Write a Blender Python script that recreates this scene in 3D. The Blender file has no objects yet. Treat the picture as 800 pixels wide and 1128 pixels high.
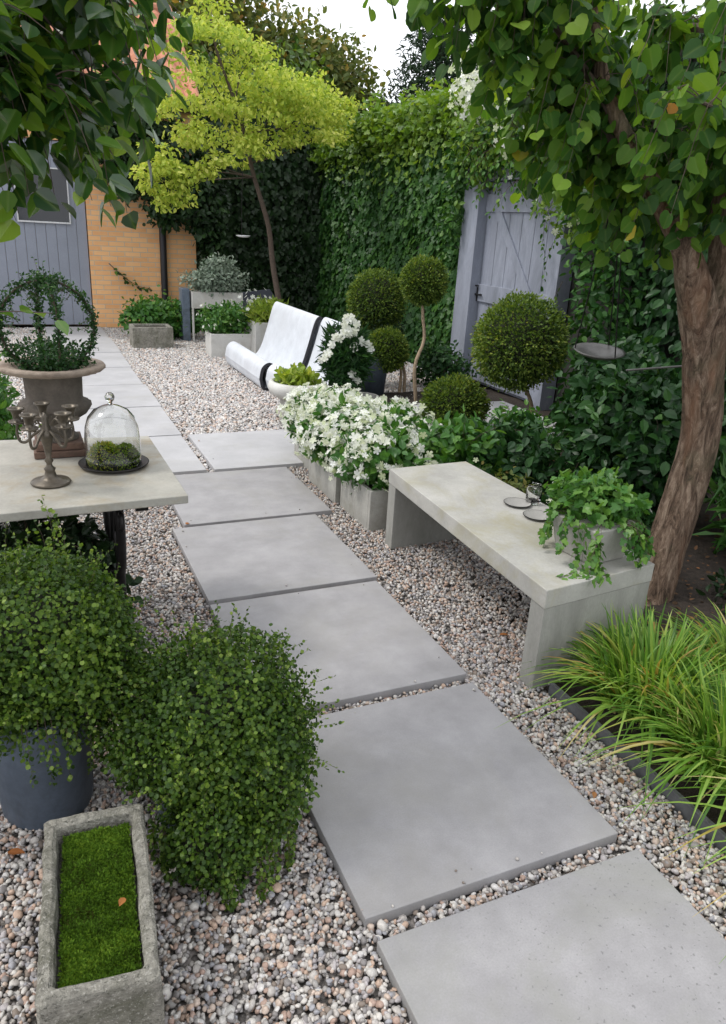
import bpy, math, random
import numpy as np
from mathutils import Vector
rng = np.random.default_rng(7)
random.seed(7)
COL = bpy.context.scene.collection
R = math.radians

# ------------------------------------------------------------------ camera model (real camera pose; used to survey positions)
FOC, PITCH, ROLL, YAW, CAMH = 819.72, 0.365227, 0.0589271, -0.4335277, 1.75
def cam_matrix():
    cp, sp, cr, sr, cy, sy = math.cos(PITCH), math.sin(PITCH), math.cos(ROLL), math.sin(ROLL), math.cos(YAW), math.sin(YAW)
    right = np.array([1, 0, 0.]); fwd = np.array([0, cp, -sp]); up = np.array([0, sp, cp])
    r2 = cr*right + sr*up; u2 = -sr*right + cr*up
    Z = np.array([[cy, -sy, 0], [sy, cy, 0], [0, 0, 1]])
    return Z @ np.array([r2, u2, fwd]).T
CM = cam_matrix()
def at(px, py, Y=None, z=None, X=None):
    """survey: the world point seen at a photo pixel, at distance Y, height z or wall X"""
    d = CM @ np.array([(px-400)/FOC, -(py-564)/FOC, 1.])
    t = Y/d[1] if Y is not None else ((z-CAMH)/d[2] if z is not None else X/d[0])
    return np.array([d[0]*t, d[1]*t, CAMH + d[2]*t])

# ------------------------------------------------------------------ object helpers
def tag(o, label=None, cat=None, group=None, kind=None):
    if label: o['label'] = label
    if cat: o['category'] = cat
    if group: o['group'] = group
    if kind: o['kind'] = kind
    return o
def empty(name, loc, label, cat, group=None, rz=0):
    o = bpy.data.objects.new(name, None); COL.objects.link(o)
    o.location = loc; o.rotation_euler = (0, 0, rz); o.empty_display_size = .1
    return tag(o, label, cat, group)

class MB:
    """numpy mesh collector; faces kept as tris/quads with material index, float attrs rnd & mid"""
    def __init__(s): s.v = []; s.f3 = []; s.f4 = []; s.m3 = []; s.m4 = []; s.r = []; s.l = []; s.n = 0
    def add(s, v, f, m=0, rnd=None, mid=None):
        v = np.asarray(v, float).reshape(-1, 3); f = np.asarray(f, int)
        if len(v) == 0: return s
        s.v.append(v); s.r.append(np.full(len(v), .5) if rnd is None else np.broadcast_to(rnd, (len(v),)))
        s.l.append(np.zeros(len(v)) if mid is None else np.broadcast_to(mid, (len(v),)))
        if f.shape[1] == 3: s.f3.append(f+s.n); s.m3.append(np.full(len(f), m))
        else: s.f4.append(f+s.n); s.m4.append(np.full(len(f), m))
        s.n += len(v); return s
    def box(s, x0, x1, y0, y1, z0, z1, m=0):
        v = [(x, y, z) for z in (z0, z1) for y in (y0, y1) for x in (x0, x1)]
        return s.add(v, [(0, 2, 3, 1), (4, 5, 7, 6), (0, 1, 5, 4), (2, 6, 7, 3), (0, 4, 6, 2), (1, 3, 7, 5)], m)
    def hexa(s, bottom, top, m=0):
        v = list(bottom)+list(top)
        return s.add(v, [(0, 3, 2, 1), (4, 5, 6, 7), (0, 1, 5, 4), (1, 2, 6, 5), (2, 3, 7, 6), (3, 0, 4, 7)], m)
    def tube(s, pts, rad, seg=8, m=0, cap=True, wob=0, rnd=None):
        pts = np.asarray(pts, float); n = len(pts); rad = np.broadcast_to(rad, (n,)).astype(float)
        t = np.gradient(pts, axis=0); t /= np.linalg.norm(t, axis=1)[:, None]+1e-9
        a = np.array([0, 0, 1.]) if abs(t[0][2]) < .9 else np.array([1., 0, 0])
        u = np.cross(t[0], a); u /= np.linalg.norm(u); V = []
        ang = np.linspace(0, 2*np.pi, seg, endpoint=False)
        for i in range(n):
            u = u-t[i]*np.dot(u, t[i]); u /= np.linalg.norm(u); w = np.cross(t[i], u)
            rr = rad[i]*(1+wob*np.sin(3*ang+i*.7)+wob*.6*np.sin(7*ang+i*1.9))
            V.append(pts[i]+rr[:, None]*(np.cos(ang)[:, None]*u+np.sin(ang)[:, None]*w))
        V = np.concatenate(V); F = []
        for i in range(n-1):
            for j in range(seg):
                k = (j+1) % seg; F.append((i*seg+j, i*seg+k, (i+1)*seg+k, (i+1)*seg+j))
        s.add(V, F, m, rnd)
        if cap:
            for base, p, flip in ((0, pts[0], 1), ((n-1)*seg, pts[-1], 0)):
                vv = np.vstack([V[base:base+seg], p]); ff = [(j, (j+1) % seg, seg) if not flip else ((j+1) % seg, j, seg) for j in range(seg)]
                s.add(vv, ff, m, rnd)
        return s
    def lathe(s, prof, seg=32, c=(0, 0, 0), m=0, sx=1, sy=1, fn=None):
        prof = np.asarray(prof, float); n = len(prof); ang = np.linspace(0, 2*np.pi, seg, endpoint=False)
        V = []
        for r, z in prof:
            rr = np.full(seg, r)
            if fn is not None: rr = rr*fn(ang, z)
            V.append(np.stack([c[0]+rr*np.cos(ang)*sx, c[1]+rr*np.sin(ang)*sy, np.full(seg, c[2]+z)], 1))
        F = [(i*seg+j, i*seg+(j+1) % seg, (i+1)*seg+(j+1) % seg, (i+1)*seg+j) for i in range(n-1) for j in range(seg)]
        return s.add(np.concatenate(V), F, m)
    def ball(s, c, r, seg=16, m=0, noise=0):
        c = np.asarray(c, float); r = np.broadcast_to(r, (3,)); V = []; nr = seg//2
        for i in range(nr+1):
            th = np.pi*i/nr
            for j in range(seg):
                ph = 2*np.pi*j/seg; V.append((math.sin(th)*math.cos(ph), math.sin(th)*math.sin(ph), math.cos(th)))
        V = np.array(V); 
        if noise: V *= (1+noise*fbm(V*3))[:, None]
        F = [(i*seg+j, (i+1)*seg+j, (i+1)*seg+(j+1) % seg, i*seg+(j+1) % seg) for i in range(nr) for j in range(seg)]
        return s.add(V*r+c, F, m)
    def leaves(s, T, p, n, d, size, rnd, m=0):
        """place leaf template T=(verts,tris) at points p with face normal n, direction d"""
        if len(p) == 0: return s
        tv, tf = T; N = len(p)
        d = d/(np.linalg.norm(d, axis=1)[:, None]+1e-9)
        n = n-d*np.sum(n*d, 1)[:, None]; n /= (np.linalg.norm(n, axis=1)[:, None]+1e-9)
        x = np.cross(d, n); size = np.broadcast_to(size, (N,))
        V = p[:, None, :]+size[:, None, None]*(tv[None, :, 0, None]*x[:, None]+tv[None, :, 1, None]*d[:, None]+tv[None, :, 2, None]*n[:, None])
        k = len(tv); F = tf[None]+(np.arange(N)*k)[:, None, None]
        return s.add(V.reshape(-1, 3), F.reshape(-1, 3), m, np.repeat(rnd, k), np.tile(np.abs(tv[:, 0]), N))
    def build(s, name, mats, parent=None, smooth=False, bevel=0, loc=None, seg=2):
        me = bpy.data.meshes.new(name)
        v = np.concatenate(s.v); me.vertices.add(len(v)); me.vertices.foreach_set('co', v.ravel().astype(np.float32))
        f3 = np.concatenate(s.f3) if s.f3 else np.zeros((0, 3), int); f4 = np.concatenate(s.f4) if s.f4 else np.zeros((0, 4), int)
        nl = f3.size+f4.size; me.loops.add(nl); me.polygons.add(len(f3)+len(f4))
        me.loops.foreach_set('vertex_index', np.concatenate([f3.ravel(), f4.ravel()]).astype(np.int32))
        st = np.concatenate([np.arange(len(f3))*3, f3.size+np.arange(len(f4))*4]).astype(np.int32)
        me.polygons.foreach_set('loop_start', st)
        mi = np.concatenate([np.concatenate(s.m3) if s.m3 else np.zeros(0), np.concatenate(s.m4) if s.m4 else np.zeros(0)]).astype(np.int32)
        me.polygons.foreach_set('material_index', mi)
        me.polygons.foreach_set('use_smooth', np.full(len(mi), smooth))
        a = me.attributes.new('rnd', 'FLOAT', 'POINT'); a.data.foreach_set('value', np.concatenate(s.r).astype(np.float32))
        a = me.attributes.new('mid', 'FLOAT', 'POINT'); a.data.foreach_set('value', np.concatenate(s.l).astype(np.float32))
        for mt in (mats if isinstance(mats, (list, tuple)) else [mats]): me.materials.append(mt)
        me.update(calc_edges=True); me.validate()
        o = bpy.data.objects.new(name, me); COL.objects.link(o)
        if parent is not None: o.parent = parent
        if loc is not None: o.location = loc
        if bevel:
            b = o.modifiers.new('bevel', 'BEVEL'); b.width = bevel; b.segments = seg; b.limit_method = 'ANGLE'; b.angle_limit = R(40)
        return o
def copy_tree(o, parent=None):
    c = o.copy(); COL.objects.link(c); c.parent = parent
    for ch in list(o.children): copy_tree(ch, c)
    return c

def blooms(parent, p, n, d, size, rnd, name='flower'):
    for i in range(len(p)):
        m_ = MB(); m_.leaves(T_FL, p[i:i+1], n[i:i+1], d[i:i+1], size, rnd[i:i+1]); m_.build(name, M['petal'], parent)
# smooth pseudo noise from random sines
_k = rng.normal(size=(14, 3)); _ph = rng.uniform(0, 6.28, 14)
def fbm(p, f=1.0):
    p = np.asarray(p)*f; o = np.zeros(len(p)); 
    for i in range(14):
        s = 1+.35*i; o += np.sin(p @ _k[i]*s+_ph[i])/(1+.3*i)
    return o/3.2
def unit(n):
    v = rng.normal(size=(n, 3)); return v/np.linalg.norm(v, axis=1)[:, None]
def nrm(v): return v/(np.linalg.norm(v, axis=1)[:, None]+1e-9)

# ------------------------------------------------------------------ leaf templates
def ring_leaf(ring, mid=(0, .42, 0)):
    ring = np.array(ring, float); v = np.vstack([ring, mid]); n = len(ring)
    return v, np.array([(i, (i+1) % n, n) for i in range(n)])
T_SM = (np.array([(0, 0, 0), (.30, .45, .07), (0, 1, -.05), (-.30, .45, .07)], float), np.array([(0, 1, 2), (0, 2, 3)]))
T_RND = ring_leaf([(0, 0, 0), (.36, .2, .05), (.42, .6, .05), (0, .95, -.03), (-.42, .6, .05), (-.36, .2, .05)])
T_OV = ring_leaf([(0, 0, 0), (.25, .2, .05), (.3, .5, .05), (.16, .8, 0), (0, 1, -.1), (-.16, .8, 0), (-.3, .5, .05), (-.25, .2, .05)], (0, .45, -.02))
T_HEART = ring_leaf([(0, .07, 0), (.18, -.04, .03), (.40, .06, .07), (.50, .34, .08), (.42, .64, .04), (.2, .86, -.03), (0, .96, -.10),
                     (-.2, .86, -.03), (-.42, .64, .04), (-.50, .34, .08), (-.40, .06, .07), (-.18, -.04, .03)], (0, .42, -.02))
T_OV2 = ring_leaf([(0, 0, 0), (.24, .10, .06), (.38, .36, .07), (.30, .66, .02), (.12, .88, -.05), (0, 1, -.12), (-.12, .88, -.05), (-.30, .66, .02), (-.38, .36, .07), (-.24, .10, .06)], (0, .42, -.03))
T_IVY = ring_leaf([(0, 0, 0), (.3, -.05, .03), (.52, .25, .05), (.26, .45, .0), (.3, .75, .0), (0, 1, -.08), (-.3, .75, .0), (-.26, .45, 0), (-.52, .25, .05), (-.3, -.05, .03)])
T_LONG = (np.array([(0, 0, 0), (.11, .4, .04), (0, 1, -.15), (-.11, .4, .04)], float), np.array([(0, 1, 2), (0, 2, 3)]))
def flower_t(k=5):
    ring = []
    for i in range(k):
        a = 2*math.pi*i/k
        for da, r, z in ((-.42, .42, .05), (-.16, .50, .03), (.16, .50, .03), (.42, .42, .05), (math.pi/k, .20, .0)):
            ring.append((r*math.cos(a+da), r*math.sin(a+da), z))
    return ring_leaf(ring, (0, 0, -.05))
T_FL = flower_t()

# ------------------------------------------------------------------ materials
def newmat(name):
    m = bpy.data.materials.new(name); m.use_nodes = True; nt = m.node_tree
    for n in list(nt.nodes): nt.nodes.remove(n)
    out = nt.nodes.new('ShaderNodeOutputMaterial'); return m, nt, out
def node(nt, t, **k):
    n = nt.nodes.new(t)
    for a, b in k.items():
        if a == 'inp':
            for i, v in b.items(): n.inputs[i].default_value = v
        else: setattr(n, a, b)
    return n
def ramp(nt, stops):
    r = nt.nodes.new('ShaderNodeValToRGB'); e = r.color_ramp.elements
    while len(e) > 1: e.remove(e[-1])
    e[0].position, e[0].color = stops[0][0], (*stops[0][1], 1)
    for p, c in stops[1:]: x = e.new(p); x.color = (*c, 1)
    return r
def noise(nt, coord, scale, detail=4, rough=.6, dist=0):
    n = node(nt, 'ShaderNodeTexNoise', inp={'Scale': scale, 'Detail': detail, 'Roughness': rough, 'Distortion': dist})
    nt.links.new(coord, n.inputs['Vector']); return n.outputs['Fac']
def mixc(nt, fac, a, b, mode='MIX'):
    m = nt.nodes.new('ShaderNodeMix'); m.data_type = 'RGBA'; m.blend_type = mode
    for sock, v in ((m.inputs[0], fac), (m.inputs[6], a), (m.inputs[7], b)):
        if hasattr(v, 'links') or hasattr(v, 'is_linked'): nt.links.new(v, sock)
        else: sock.default_value = v if isinstance(v, (int, float)) else (*v, 1)
    return m.outputs[2]
def mrange(nt, v, a, b, c=0, d=1):
    m = node(nt, 'ShaderNodeMapRange', inp={1: a, 2: b, 3: c, 4: d}); nt.links.new(v, m.inputs[0]); return m.outputs[0]
def bump(nt, h, strength=.3, dist=.01):
    b = node(nt, 'ShaderNodeBump', inp={'Strength': strength, 'Distance': dist}); nt.links.new(h, b.inputs['Height']); return b.outputs['Normal']

def leaf_mat(name, stops, rough=.45, trans=.3, spec=.4, vein=0.0, tcol=None):
    m, nt, out = newmat(name); L = nt.links
    at_ = node(nt, 'ShaderNodeAttribute', attribute_name='rnd')
    r = ramp(nt, stops); L.new(at_.outputs['Fac'], r.inputs[0]); col = r.outputs[0]
    if vein:
        md = node(nt, 'ShaderNodeAttribute', attribute_name='mid')
        f = mrange(nt, md.outputs['Fac'], 0, .09, vein, 0)
        col = mixc(nt, f, col, (.22, .3, .08))
    p = node(nt, 'ShaderNodeBsdfPrincipled', inp={'Roughness': rough, 'Specular IOR Level': spec})
    L.new(col, p.inputs['Base Color'])
    t = nt.nodes.new('ShaderNodeBsdfTranslucent')
    tc = mixc(nt, 1.0, col, tcol or (1.6, 1.5, .55), 'MULTIPLY'); L.new(tc, t.inputs['Color'])
    mx = nt.nodes.new('ShaderNodeMixShader'); mx.inputs[0].default_value = trans
    L.new(p.outputs[0], mx.inputs[1]); L.new(t.outputs[0], mx.inputs[2]); L.new(mx.outputs[0], out.inputs['Surface'])
    return m
def solid_mat(name, base, rough=.7, metal=0, var=.25, scale=6, bumps=.2, bscale=60, spec=.5, stain=None, stain_amt=.5, stain_scale=2.5, pocks=0, bdist=.004, stretch=None):
    m, nt, out = newmat(name); L = nt.links
    tc = nt.nodes.new('ShaderNodeTexCoord'); co = tc.outputs['Object']
    if stretch:
        mp = node(nt, 'ShaderNodeMapping'); mp.inputs['Scale'].default_value = stretch; L.new(co, mp.inputs[0]); co = mp.outputs[0]
    n1 = noise(nt, co, scale, 6, .65)
    lo = tuple(c*(1-var) for c in base); hi = tuple(min(1, c*(1+var)) for c in base)
    r = ramp(nt, [(.3, lo), (.7, hi)]); L.new(n1, r.inputs[0]); col = r.outputs[0]
    n3 = noise(nt, co, bscale*2.2, 3, .6)
    col = mixc(nt, mrange(nt, n3, .35, .7, 0, .25), col, tuple(c*.55 for c in base))
    if stain is not None:
        n2 = noise(nt, co, stain_scale, 5, .7, .6); col = mixc(nt, mrange(nt, n2, .48, .68, 0, stain_amt), col, stain)
    h = noise(nt, co, bscale, 5, .65)
    if pocks:
        n4 = noise(nt, co, pocks, 2, .5); pf = mrange(nt, n4, .64, .70, 0, .8)
        n5 = noise(nt, co, 1.6, 2, .5); g = node(nt, 'ShaderNodeMath', operation='MULTIPLY'); L.new(pf, g.inputs[0]); L.new(mrange(nt, n5, .40, .55), g.inputs[1])
        col = mixc(nt, g.outputs[0], col, tuple(c*.55 for c in base))
    p = node(nt, 'ShaderNodeBsdfPrincipled', inp={'Roughness': rough, 'Metallic': metal, 'Specular IOR Level': spec})
    L.new(col, p.inputs['Base Color']); L.new(bump(nt, h, bumps, bdist), p.inputs['Normal']); L.new(p.outputs[0], out.inputs['Surface'])
    return m
def glass_mat(name):
    m, nt, out = newmat(name)
    p = node(nt, 'ShaderNodeBsdfPrincipled', inp={'Roughness': .02, 'Transmission Weight': 1.0, 'IOR': 1.45, 'Base Color': (.97, .98, .97, 1)})
    nt.links.new(p.outputs[0], out.inputs['Surface']); return m

M = {}
M['slab'] = solid_mat('slab_concrete', (.315, .306, .311), .72, var=.17, scale=5, bumps=.22, bscale=90, stain=(.275, .265, .245), stain_amt=.6, stain_scale=1.7, pocks=0)
M['slab_pocked'] = solid_mat('pocked_slab', (.305, .297, .301), .68, var=.17, scale=5, bumps=.2, bscale=80, stain=(.25, .25, .22), stain_amt=.6, stain_scale=2, pocks=75)
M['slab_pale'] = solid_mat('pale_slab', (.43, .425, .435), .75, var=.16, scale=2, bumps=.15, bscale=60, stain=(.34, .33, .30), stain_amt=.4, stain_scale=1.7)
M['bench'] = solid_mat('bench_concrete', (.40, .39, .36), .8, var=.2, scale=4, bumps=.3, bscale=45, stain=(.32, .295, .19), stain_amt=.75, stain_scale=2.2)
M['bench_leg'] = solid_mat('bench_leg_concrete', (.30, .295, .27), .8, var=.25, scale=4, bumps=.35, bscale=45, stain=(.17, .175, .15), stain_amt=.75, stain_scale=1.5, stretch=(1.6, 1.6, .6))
M['stone'] = solid_mat('old_stone', (.29, .275, .235), .95, var=.45, scale=38, bumps=1.0, bscale=70, stain=(.10, .10, .065), stain_amt=.85, stain_scale=7, bdist=.02)
_nt = M['stone'].node_tree; _tc = _nt.nodes.new('ShaderNodeTexCoord'); _p = [n for n in _nt.nodes if n.type == 'BSDF_PRINCIPLED'][0]
_c = _p.inputs['Base Color'].links[0].from_socket; _v = noise(_nt, _tc.outputs['Object'], 130, 3, .7)
_c = mixc(_nt, mrange(_nt, _v, .56, .66, 0, .75), _c, (.48, .46, .41)); _v2 = noise(_nt, _tc.outputs['Object'], 85, 3, .7); _c = mixc(_nt, mrange(_nt, _v2, .57, .68, 0, .8), _c, (.06, .06, .045))
_nt.links.new(_c, _p.inputs['Base Color'])
M['rough_conc'] = solid_mat('planter_concrete', (.36, .35, .32), .9, var=.2, scale=7, bumps=.5, bscale=50, stain=(.23, .22, .18), stain_amt=.6, stain_scale=4)
M['tabletop'] = solid_mat('table_stone', (.38, .365, .32), .55, var=.22, scale=6, bumps=.25, bscale=40, stain=(.29, .225, .13), stain_amt=.75, stain_scale=3.2)
M['iron'] = solid_mat('dark_iron', (.022, .02, .02), .45, .6, var=.3, scale=20, bumps=.3, bscale=90)
M['rust_iron'] = solid_mat('weathered_urn_iron', (.115, .098, .080), .85, .05, var=.4, scale=14, bumps=.6, bscale=60, stain=(.07, .055, .045), stain_amt=.8, stain_scale=7)
M['rust_lip'] = solid_mat('weathered_lip', (.30, .24, .19), .85, .0, var=.3, scale=14, bumps=.6, bscale=60, stain=(.16, .10, .07), stain_amt=.7, stain_scale=9)
M['brick_plinth'] = solid_mat('plinth_brown', (.15, .09, .065), .85, .0, var=.3, scale=14, bumps=.6, bscale=60, stain=(.07, .05, .04), stain_amt=.7, stain_scale=9)
M['brass'] = solid_mat('tarnished_metal', (.13, .11, .085), .42, .6, var=.35, scale=22, bumps=.25, bscale=90, stain=(.07, .06, .05), stain_amt=.7, stain_scale=14)
M['zinc'] = solid_mat('aged_zinc', (.15, .19, .25), .5, .3, var=.3, scale=6, bumps=.2, bscale=30, stain=(.07, .085, .10), stain_amt=.7, stain_scale=5)
M['steel_edge'] = solid_mat('edging_steel', (.15, .155, .165), .5, .3, var=.3, scale=9, bumps=.2, bscale=50, stain=(.05, .05, .05), stain_amt=.5)
M['white_fibre'] = solid_mat('fibre_cement', (.60, .625, .665), .7, var=.12, scale=5, bumps=.2, bscale=60, stain=(.52, .53, .56), stain_amt=.5, stain_scale=3)
M['chair_edge_shade'] = solid_mat('chair_painted_shade', (.03, .03, .035), .8, var=.2)
M['white_pot'] = solid_mat('white_stone_pot', (.58, .57, .54), .8, var=.1, scale=6, bumps=.35, bscale=50, stain=(.40, .38, .33), stain_amt=.6, stain_scale=5)
M['grey_paint'] = solid_mat('blue_grey_paint', (.29, .31, .375), .65, var=.20, scale=5, bumps=.35, bscale=40, stain=(.155, .17, .20), stain_amt=.7, stain_scale=3, stretch=(1, 1, .25))
M['door_paint'] = solid_mat('garage_grey_paint', (.27, .29, .35), .6, var=.06, scale=3, bumps=.1, bscale=40, stain=(.23, .25, .30), stain_amt=.4)
M['white_paint'] = solid_mat('white_paint', (.65, .65, .66), .6, var=.06)
M['dark_gap'] = solid_mat('dark_gap', (.02, .02, .022), .9, var=.1)
M['dark_glass'] = solid_mat('dark_window', (.012, .014, .02), .08, 0, var=.1, bumps=0, spec=.6)
M['drain'] = solid_mat('dark_drainpipe', (.028, .026, .03), .45, .3, var=.2)
M['soil'] = solid_mat('dark_soil', (.045, .033, .025), .95, var=.45, scale=30, bumps=1.0, bscale=45, bdist=.03)
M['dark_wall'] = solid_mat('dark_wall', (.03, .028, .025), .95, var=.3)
M['twig'] = solid_mat('twig_bark', (.085, .06, .045), .85, var=.3, scale=30, bumps=.4, bscale=80)
M['pale_stem'] = solid_mat('pale_stem_bark', (.36, .27, .18), .85, var=.3, scale=30, bumps=.5, bscale=80)
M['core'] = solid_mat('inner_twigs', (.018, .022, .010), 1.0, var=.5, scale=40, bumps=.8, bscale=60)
M['blue_panel'] = solid_mat('slate_panel', (.06, .065, .09), .7, var=.15)
M['dish_metal'] = solid_mat('dull_dish_metal', (.11, .105, .10), .4, .4, var=.25, scale=20)
M['glass'] = glass_mat('clear_glass')
M['clay'] = solid_mat('grey_clay', (.33, .32, .30), .85, var=.15)
def bark_mat():
    m, nt, out = newmat('tree_bark'); L = nt.links
    tc = nt.nodes.new('ShaderNodeTexCoord'); mp = node(nt, 'ShaderNodeMapping'); mp.inputs['Scale'].default_value = (1, 1, .22)
    L.new(tc.outputs['Object'], mp.inputs[0]); co = mp.outputs[0]
    a = noise(nt, co, 30, 8, .8, .9); b = noise(nt, co, 7, 4, .6, .6); c = noise(nt, tc.outputs['Object'], 3.0, 4, .6)
    r = ramp(nt, [(.36, (.035, .026, .020)), (.50, (.20, .135, .095)), (.64, (.42, .32, .24))]); L.new(a, r.inputs[0])
    col = mixc(nt, mrange(nt, b, .50, .68, 0, .5), r.outputs[0], (.30, .145, .08))
    col = mixc(nt, mrange(nt, c, .52, .7, 0, .5), col, (.13, .14, .08))
    s = node(nt, 'ShaderNodeMath', operation='ADD'); L.new(a, s.inputs[0]); L.new(b, s.inputs[1])
    p = node(nt, 'ShaderNodeBsdfPrincipled', inp={'Roughness': .9, 'Specular IOR Level': .2}); L.new(col, p.inputs['Base Color'])
    L.new(bump(nt, s.outputs[0], 1.0, .03), p.inputs['Normal']); L.new(p.outputs[0], out.inputs['Surface']); return m
M['bark'] = bark_mat()
def pebble_mat(name, stops):
    m, nt, out = newmat(name); L = nt.links
    a = node(nt, 'ShaderNodeAttribute', attribute_name='rnd'); r = ramp(nt, stops); r.color_ramp.interpolation = 'CONSTANT'; L.new(a.outputs['Fac'], r.inputs[0])
    tc = nt.nodes.new('ShaderNodeTexCoord'); n = noise(nt, tc.outputs['Object'], 180, 3, .6)
    col = mixc(nt, mrange(nt, n, .3, .7, 0, .4), r.outputs[0], (.12, .105, .095))
    p = node(nt, 'ShaderNodeBsdfPrincipled', inp={'Roughness': .65, 'Specular IOR Level': .4}); L.new(col, p.inputs['Base Color']); L.new(p.outputs[0], out.inputs['Surface']); return m
PEB = [(0, (.42, .39, .36)), (.10, (.30, .285, .27)), (.2, (.50, .40, .33)), (.28, (.22, .205, .20)), (.38, (.55, .52, .48)), (.48, (.36, .25, .20)),
       (.56, (.40, .37, .37)), (.66, (.30, .30, .32)), (.74, (.50, .48, .45)), (.82, (.46, .33, .25)), (.88, (.20, .16, .13)), (.94, (.56, .54, .52))]
PEB = [(p, tuple(min(1, x*1.18) for x in c)) for p, c in PEB]
M['pebble'] = pebble_mat('mixed_pebbles', PEB)
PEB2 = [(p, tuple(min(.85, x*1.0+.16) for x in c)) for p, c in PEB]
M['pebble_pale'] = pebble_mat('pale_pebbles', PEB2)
def sheet_gravel(name, base, hi):
    m, nt, out = newmat(name); L = nt.links; tc = nt.nodes.new('ShaderNodeTexCoord')
    v = node(nt, 'ShaderNodeTexVoronoi', inp={'Scale': 55.0}); L.new(tc.outputs['Object'], v.inputs['Vector'])
    bw = nt.nodes.new('ShaderNodeRGBToBW'); L.new(v.outputs['Color'], bw.inputs[0])
    r = ramp(nt, [(.1, tuple(x*.6 for x in base)), (.5, base), (.9, hi)]); L.new(bw.outputs[0], r.inputs[0])
    p = node(nt, 'ShaderNodeBsdfPrincipled', inp={'Roughness': .9}); L.new(r.outputs[0], p.inputs['Base Color'])
    inv = mrange(nt, v.outputs['Distance'], 0, .6, 1, 0); L.new(bump(nt, inv, 1, .02), p.inputs['Normal']); L.new(p.outputs[0], out.inputs['Surface']); return m
M['gravel_base'] = sheet_gravel('gravel_bed', (.17, .155, .14), (.30, .27, .25))
def brick_mat():
    m, nt, out = newmat('yellow_orange_brick'); L = nt.links; tc = nt.nodes.new('ShaderNodeTexCoord')
    mp = node(nt, 'ShaderNodeMapping'); mp.inputs['Rotation'].default_value = (R(90), 0, 0); L.new(tc.outputs['Object'], mp.inputs[0])
    b = node(nt, 'ShaderNodeTexBrick', inp={'Color1': (.76, .38, .16, 1), 'Color2': (.88, .50, .23, 1), 'Mortar': (.55, .44, .33, 1), 'Scale': 1.0,
             'Mortar Size': .007, 'Mortar Smooth': .2, 'Brick Width': .24, 'Row Height': .075, 'Bias': 0.0}); L.new(mp.outputs[0], b.inputs['Vector'])
    n = noise(nt, tc.outputs['Object'], 12, 5, .7); col = mixc(nt, mrange(nt, n, .45, .7, 0, .45), b.outputs['Color'], (.80, .52, .28))
    p = node(nt, 'ShaderNodeBsdfPrincipled', inp={'Roughness': .85}); L.new(col, p.inputs['Base Color'])
    f = mrange(nt, b.outputs['Fac'], 0, 1, 1, 0); L.new(bump(nt, f, .5, .01), p.inputs['Normal']); L.new(p.outputs[0], out.inputs['Surface']); return m
M['brick'] = brick_mat()
M['tile'] = solid_mat('clay_tile', (.46, .19, .11), .8, var=.3, scale=5, bumps=.3, bscale=30, stain=(.22, .14, .10), stain_amt=.6, stain_scale=3)
M['moss'] = leaf_mat('moss', [(0, (.06, .05, .015)), (.22, (.04, .08, .010)), (.5, (.09, .18, .018)), (.8, (.17, .27, .03)), (1, (.27, .34, .06))], .8, .25, .1)
M['moss_brown'] = leaf_mat('moss_brown', [(0, (.08, .15, .01)), (.45, (.22, .33, .03)), (.8, (.50, .42, .07)), (1, (.50, .24, .06))], .8, .25, .1)
M['leaf_heart'] = leaf_mat('heart_leaf', [(0, (.020, .060, .014)), (.4, (.044, .12, .018)), (.8, (.11, .22, .028)), (.97, (.20, .32, .04)), (1, (.42, .18, .03))], .5, .42, .22, .2)
M['leaf_left'] = leaf_mat('glossy_dark_leaf', [(0, (.016, .050, .016)), (.5, (.036, .10, .020)), (.85, (.095, .20, .022)), (1, (.22, .32, .04))], .22, .40, .8, .22)
M['ivy'] = leaf_mat('hedge_ivy', [(0, (.012, .045, .012)), (.5, (.032, .10, .020)), (.85, (.075, .18, .030)), (1, (.17, .28, .05))], .45, .28, .28)
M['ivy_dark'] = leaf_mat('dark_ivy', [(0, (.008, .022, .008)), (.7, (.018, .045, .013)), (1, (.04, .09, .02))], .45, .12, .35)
M['ivy_top'] = leaf_mat('young_ivy', [(0, (.06, .13, .02)), (.6, (.13, .24, .03)), (1, (.24, .34, .05))], .4, .35, .4)
M['climb'] = leaf_mat('climber_leaf', [(0, (.009, .034, .011)), (.6, (.022, .070, .018)), (.9, (.050, .13, .028)), (1, (.13, .22, .05))], .42, .22, .3)
M['box'] = leaf_mat('boxwood', [(0, (.022, .050, .010)), (.4, (.060, .115, .018)), (.8, (.15, .22, .035)), (1, (.36, .35, .08))], .45, .3, .25)
M['bush'] = leaf_mat('small_bush_leaf', [(0, (.014, .038, .008)), (.45, (.050, .105, .014)), (.78, (.12, .20, .025)), (1, (.25, .34, .07))], .42, .28, .3)
M['yellow'] = leaf_mat('golden_leaf', [(0, (.16, .27, .03)), (.4, (.36, .46, .07)), (.8, (.58, .62, .13)), (1, (.74, .72, .26))], .5, .42, .2, tcol=(1.25, 1.25, .75))
M['olive'] = leaf_mat('olive_leaf', [(0, (.05, .075, .02)), (.6, (.12, .16, .045)), (.85, (.26, .22, .07)), (1, (.36, .20, .07))], .6, .3, .2)
M['conifer'] = leaf_mat('conifer_needles', [(0, (.012, .03, .016)), (1, (.035, .065, .03))], .6, .1, .2)
M['silver'] = leaf_mat('silver_leaf', [(0, (.13, .18, .13)), (.6, (.28, .34, .27)), (1, (.48, .52, .45))], .6, .2, .2, tcol=(1, 1, .9))
M['grass'] = leaf_mat('sedge_blade', [(0, (.05, .13, .02)), (.4, (.14, .28, .035)), (.85, (.32, .46, .10)), (.93, (.40, .24, .06)), (1, (.62, .60, .30))], .4, .4, .4)
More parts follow.
